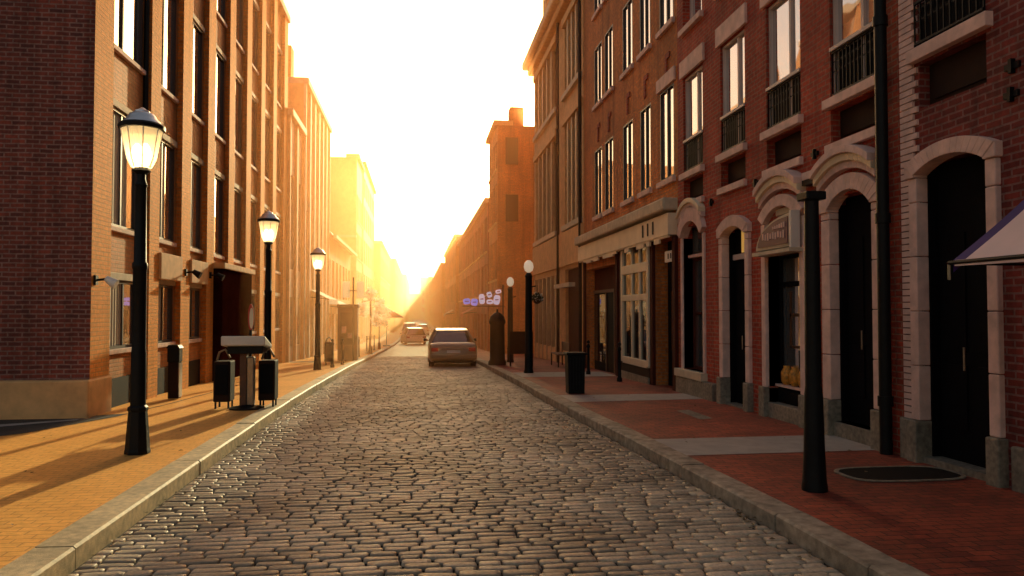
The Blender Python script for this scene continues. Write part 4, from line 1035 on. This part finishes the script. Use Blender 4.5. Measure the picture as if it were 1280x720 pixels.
# ------------------------------------------------------------------ haze, sky, sun, camera
SUN_AZ, SUN_EL = R(9.0), R(12.8)
def haze(y0, y1, HZ, top):
    m = bpy.data.materials.new('haze'); m.use_nodes = True; nt = m.node_tree
    nt.nodes.remove(nt.nodes['Principled BSDF'])
    v = nt.nodes.new('ShaderNodeVolumeScatter'); v.inputs['Color'].default_value = (1, .47, .20, 1); v.inputs['Density'].default_value = HZ
    v.inputs['Anisotropy'].default_value = .72
    lin(nt, v.outputs[0], nt.nodes['Material Output'].inputs['Volume'])
    o = MB().box(-60, 60, y0, y1, -6, top).build('haze', m); struct(o)
    return o
haze(22.5, 40, .014, 14); haze(40.02, 430, .011, 12.5)
w = bpy.data.worlds.new('World'); SC.world = w; w.use_nodes = True
nt = w.node_tree; bg = nt.nodes['Background']
sky = nt.nodes.new('ShaderNodeTexSky'); sky.sky_type = 'NISHITA'; sky.sun_disc = False
sky.sun_elevation = SUN_EL; sky.sun_rotation = SUN_AZ; sky.dust_density = 4.0; sky.air_density = 1.4; sky.ozone_density = .6
mx = nt.nodes.new('ShaderNodeMix'); mx.data_type = 'RGBA'; mx.blend_type = 'MULTIPLY'; mx.inputs[0].default_value = 1
mx.inputs[7].default_value = (1.0, .86, .80, 1)
lin(nt, sky.outputs[0], mx.inputs[6])
# extra warm aureole added round the sun to strengthen the haze glow
tc = nt.nodes.new('ShaderNodeTexCoord'); dt = nt.nodes.new('ShaderNodeVectorMath'); dt.operation = 'DOT_PRODUCT'
lin(nt, tc.outputs['Generated'], dt.inputs[0]); dt.inputs[1].default_value = (math.sin(SUN_AZ)*math.cos(SUN_EL), math.cos(SUN_AZ)*math.cos(SUN_EL), math.sin(SUN_EL))
mz = nt.nodes.new('ShaderNodeMath'); mz.operation = 'MAXIMUM'; mz.inputs[1].default_value = 0; lin(nt, dt.outputs['Value'], mz.inputs[0])
pw = nt.nodes.new('ShaderNodeMath'); pw.operation = 'POWER'; pw.inputs[1].default_value = 36; lin(nt, mz.outputs[0], pw.inputs[0])
sc_ = nt.nodes.new('ShaderNodeVectorMath'); sc_.operation = 'SCALE'; sc_.inputs[0].default_value = (80, 36, 12); lin(nt, pw.outputs[0], sc_.inputs['Scale'])
ad_ = nt.nodes.new('ShaderNodeVectorMath'); lin(nt, mx.outputs[2], ad_.inputs[0]); lin(nt, sc_.outputs[0], ad_.inputs[1])
lin(nt, ad_.outputs[0], bg.inputs[0]); bg.inputs[1].default_value = .15
d = bpy.data.lights.new('sun', 'SUN'); d.energy = 5; d.angle = R(.6); d.color = (1, .68, .33)
so = bpy.data.objects.new('sun', d); COL.objects.link(so)
sd = Vector((math.sin(SUN_AZ)*math.cos(SUN_EL), math.cos(SUN_AZ)*math.cos(SUN_EL), math.sin(SUN_EL)))
so.rotation_euler = sd.to_track_quat('Z', 'Y').to_euler()

cam = bpy.data.cameras.new('camera'); co = bpy.data.objects.new('camera', cam); COL.objects.link(co)
cam.lens = 950/1280*36; cam.sensor_width = 36; cam.clip_end = 2000; cam.clip_start = .1
co.location = (0, 0, 1.85)
yaw = math.atan(119/950); pit = math.atan(28/math.hypot(950, 119))
fw = Vector((math.sin(yaw)*math.cos(pit), math.cos(yaw)*math.cos(pit), math.sin(pit)))
co.rotation_euler = fw.to_track_quat('-Z', 'Y').to_euler()
SC.camera = co
SC.render.engine = 'CYCLES'
SC.cycles.use_denoising = True
SC.cycles.max_bounces = 6; SC.cycles.diffuse_bounces = 3; SC.cycles.glossy_bounces = 3; SC.cycles.transparent_max_bounces = 8
SC.cycles.volume_bounces = 1; SC.cycles.sample_clamp_indirect = 6
SC.view_settings.view_transform = 'Standard'; SC.view_settings.look = 'None'; SC.view_settings.exposure = 0
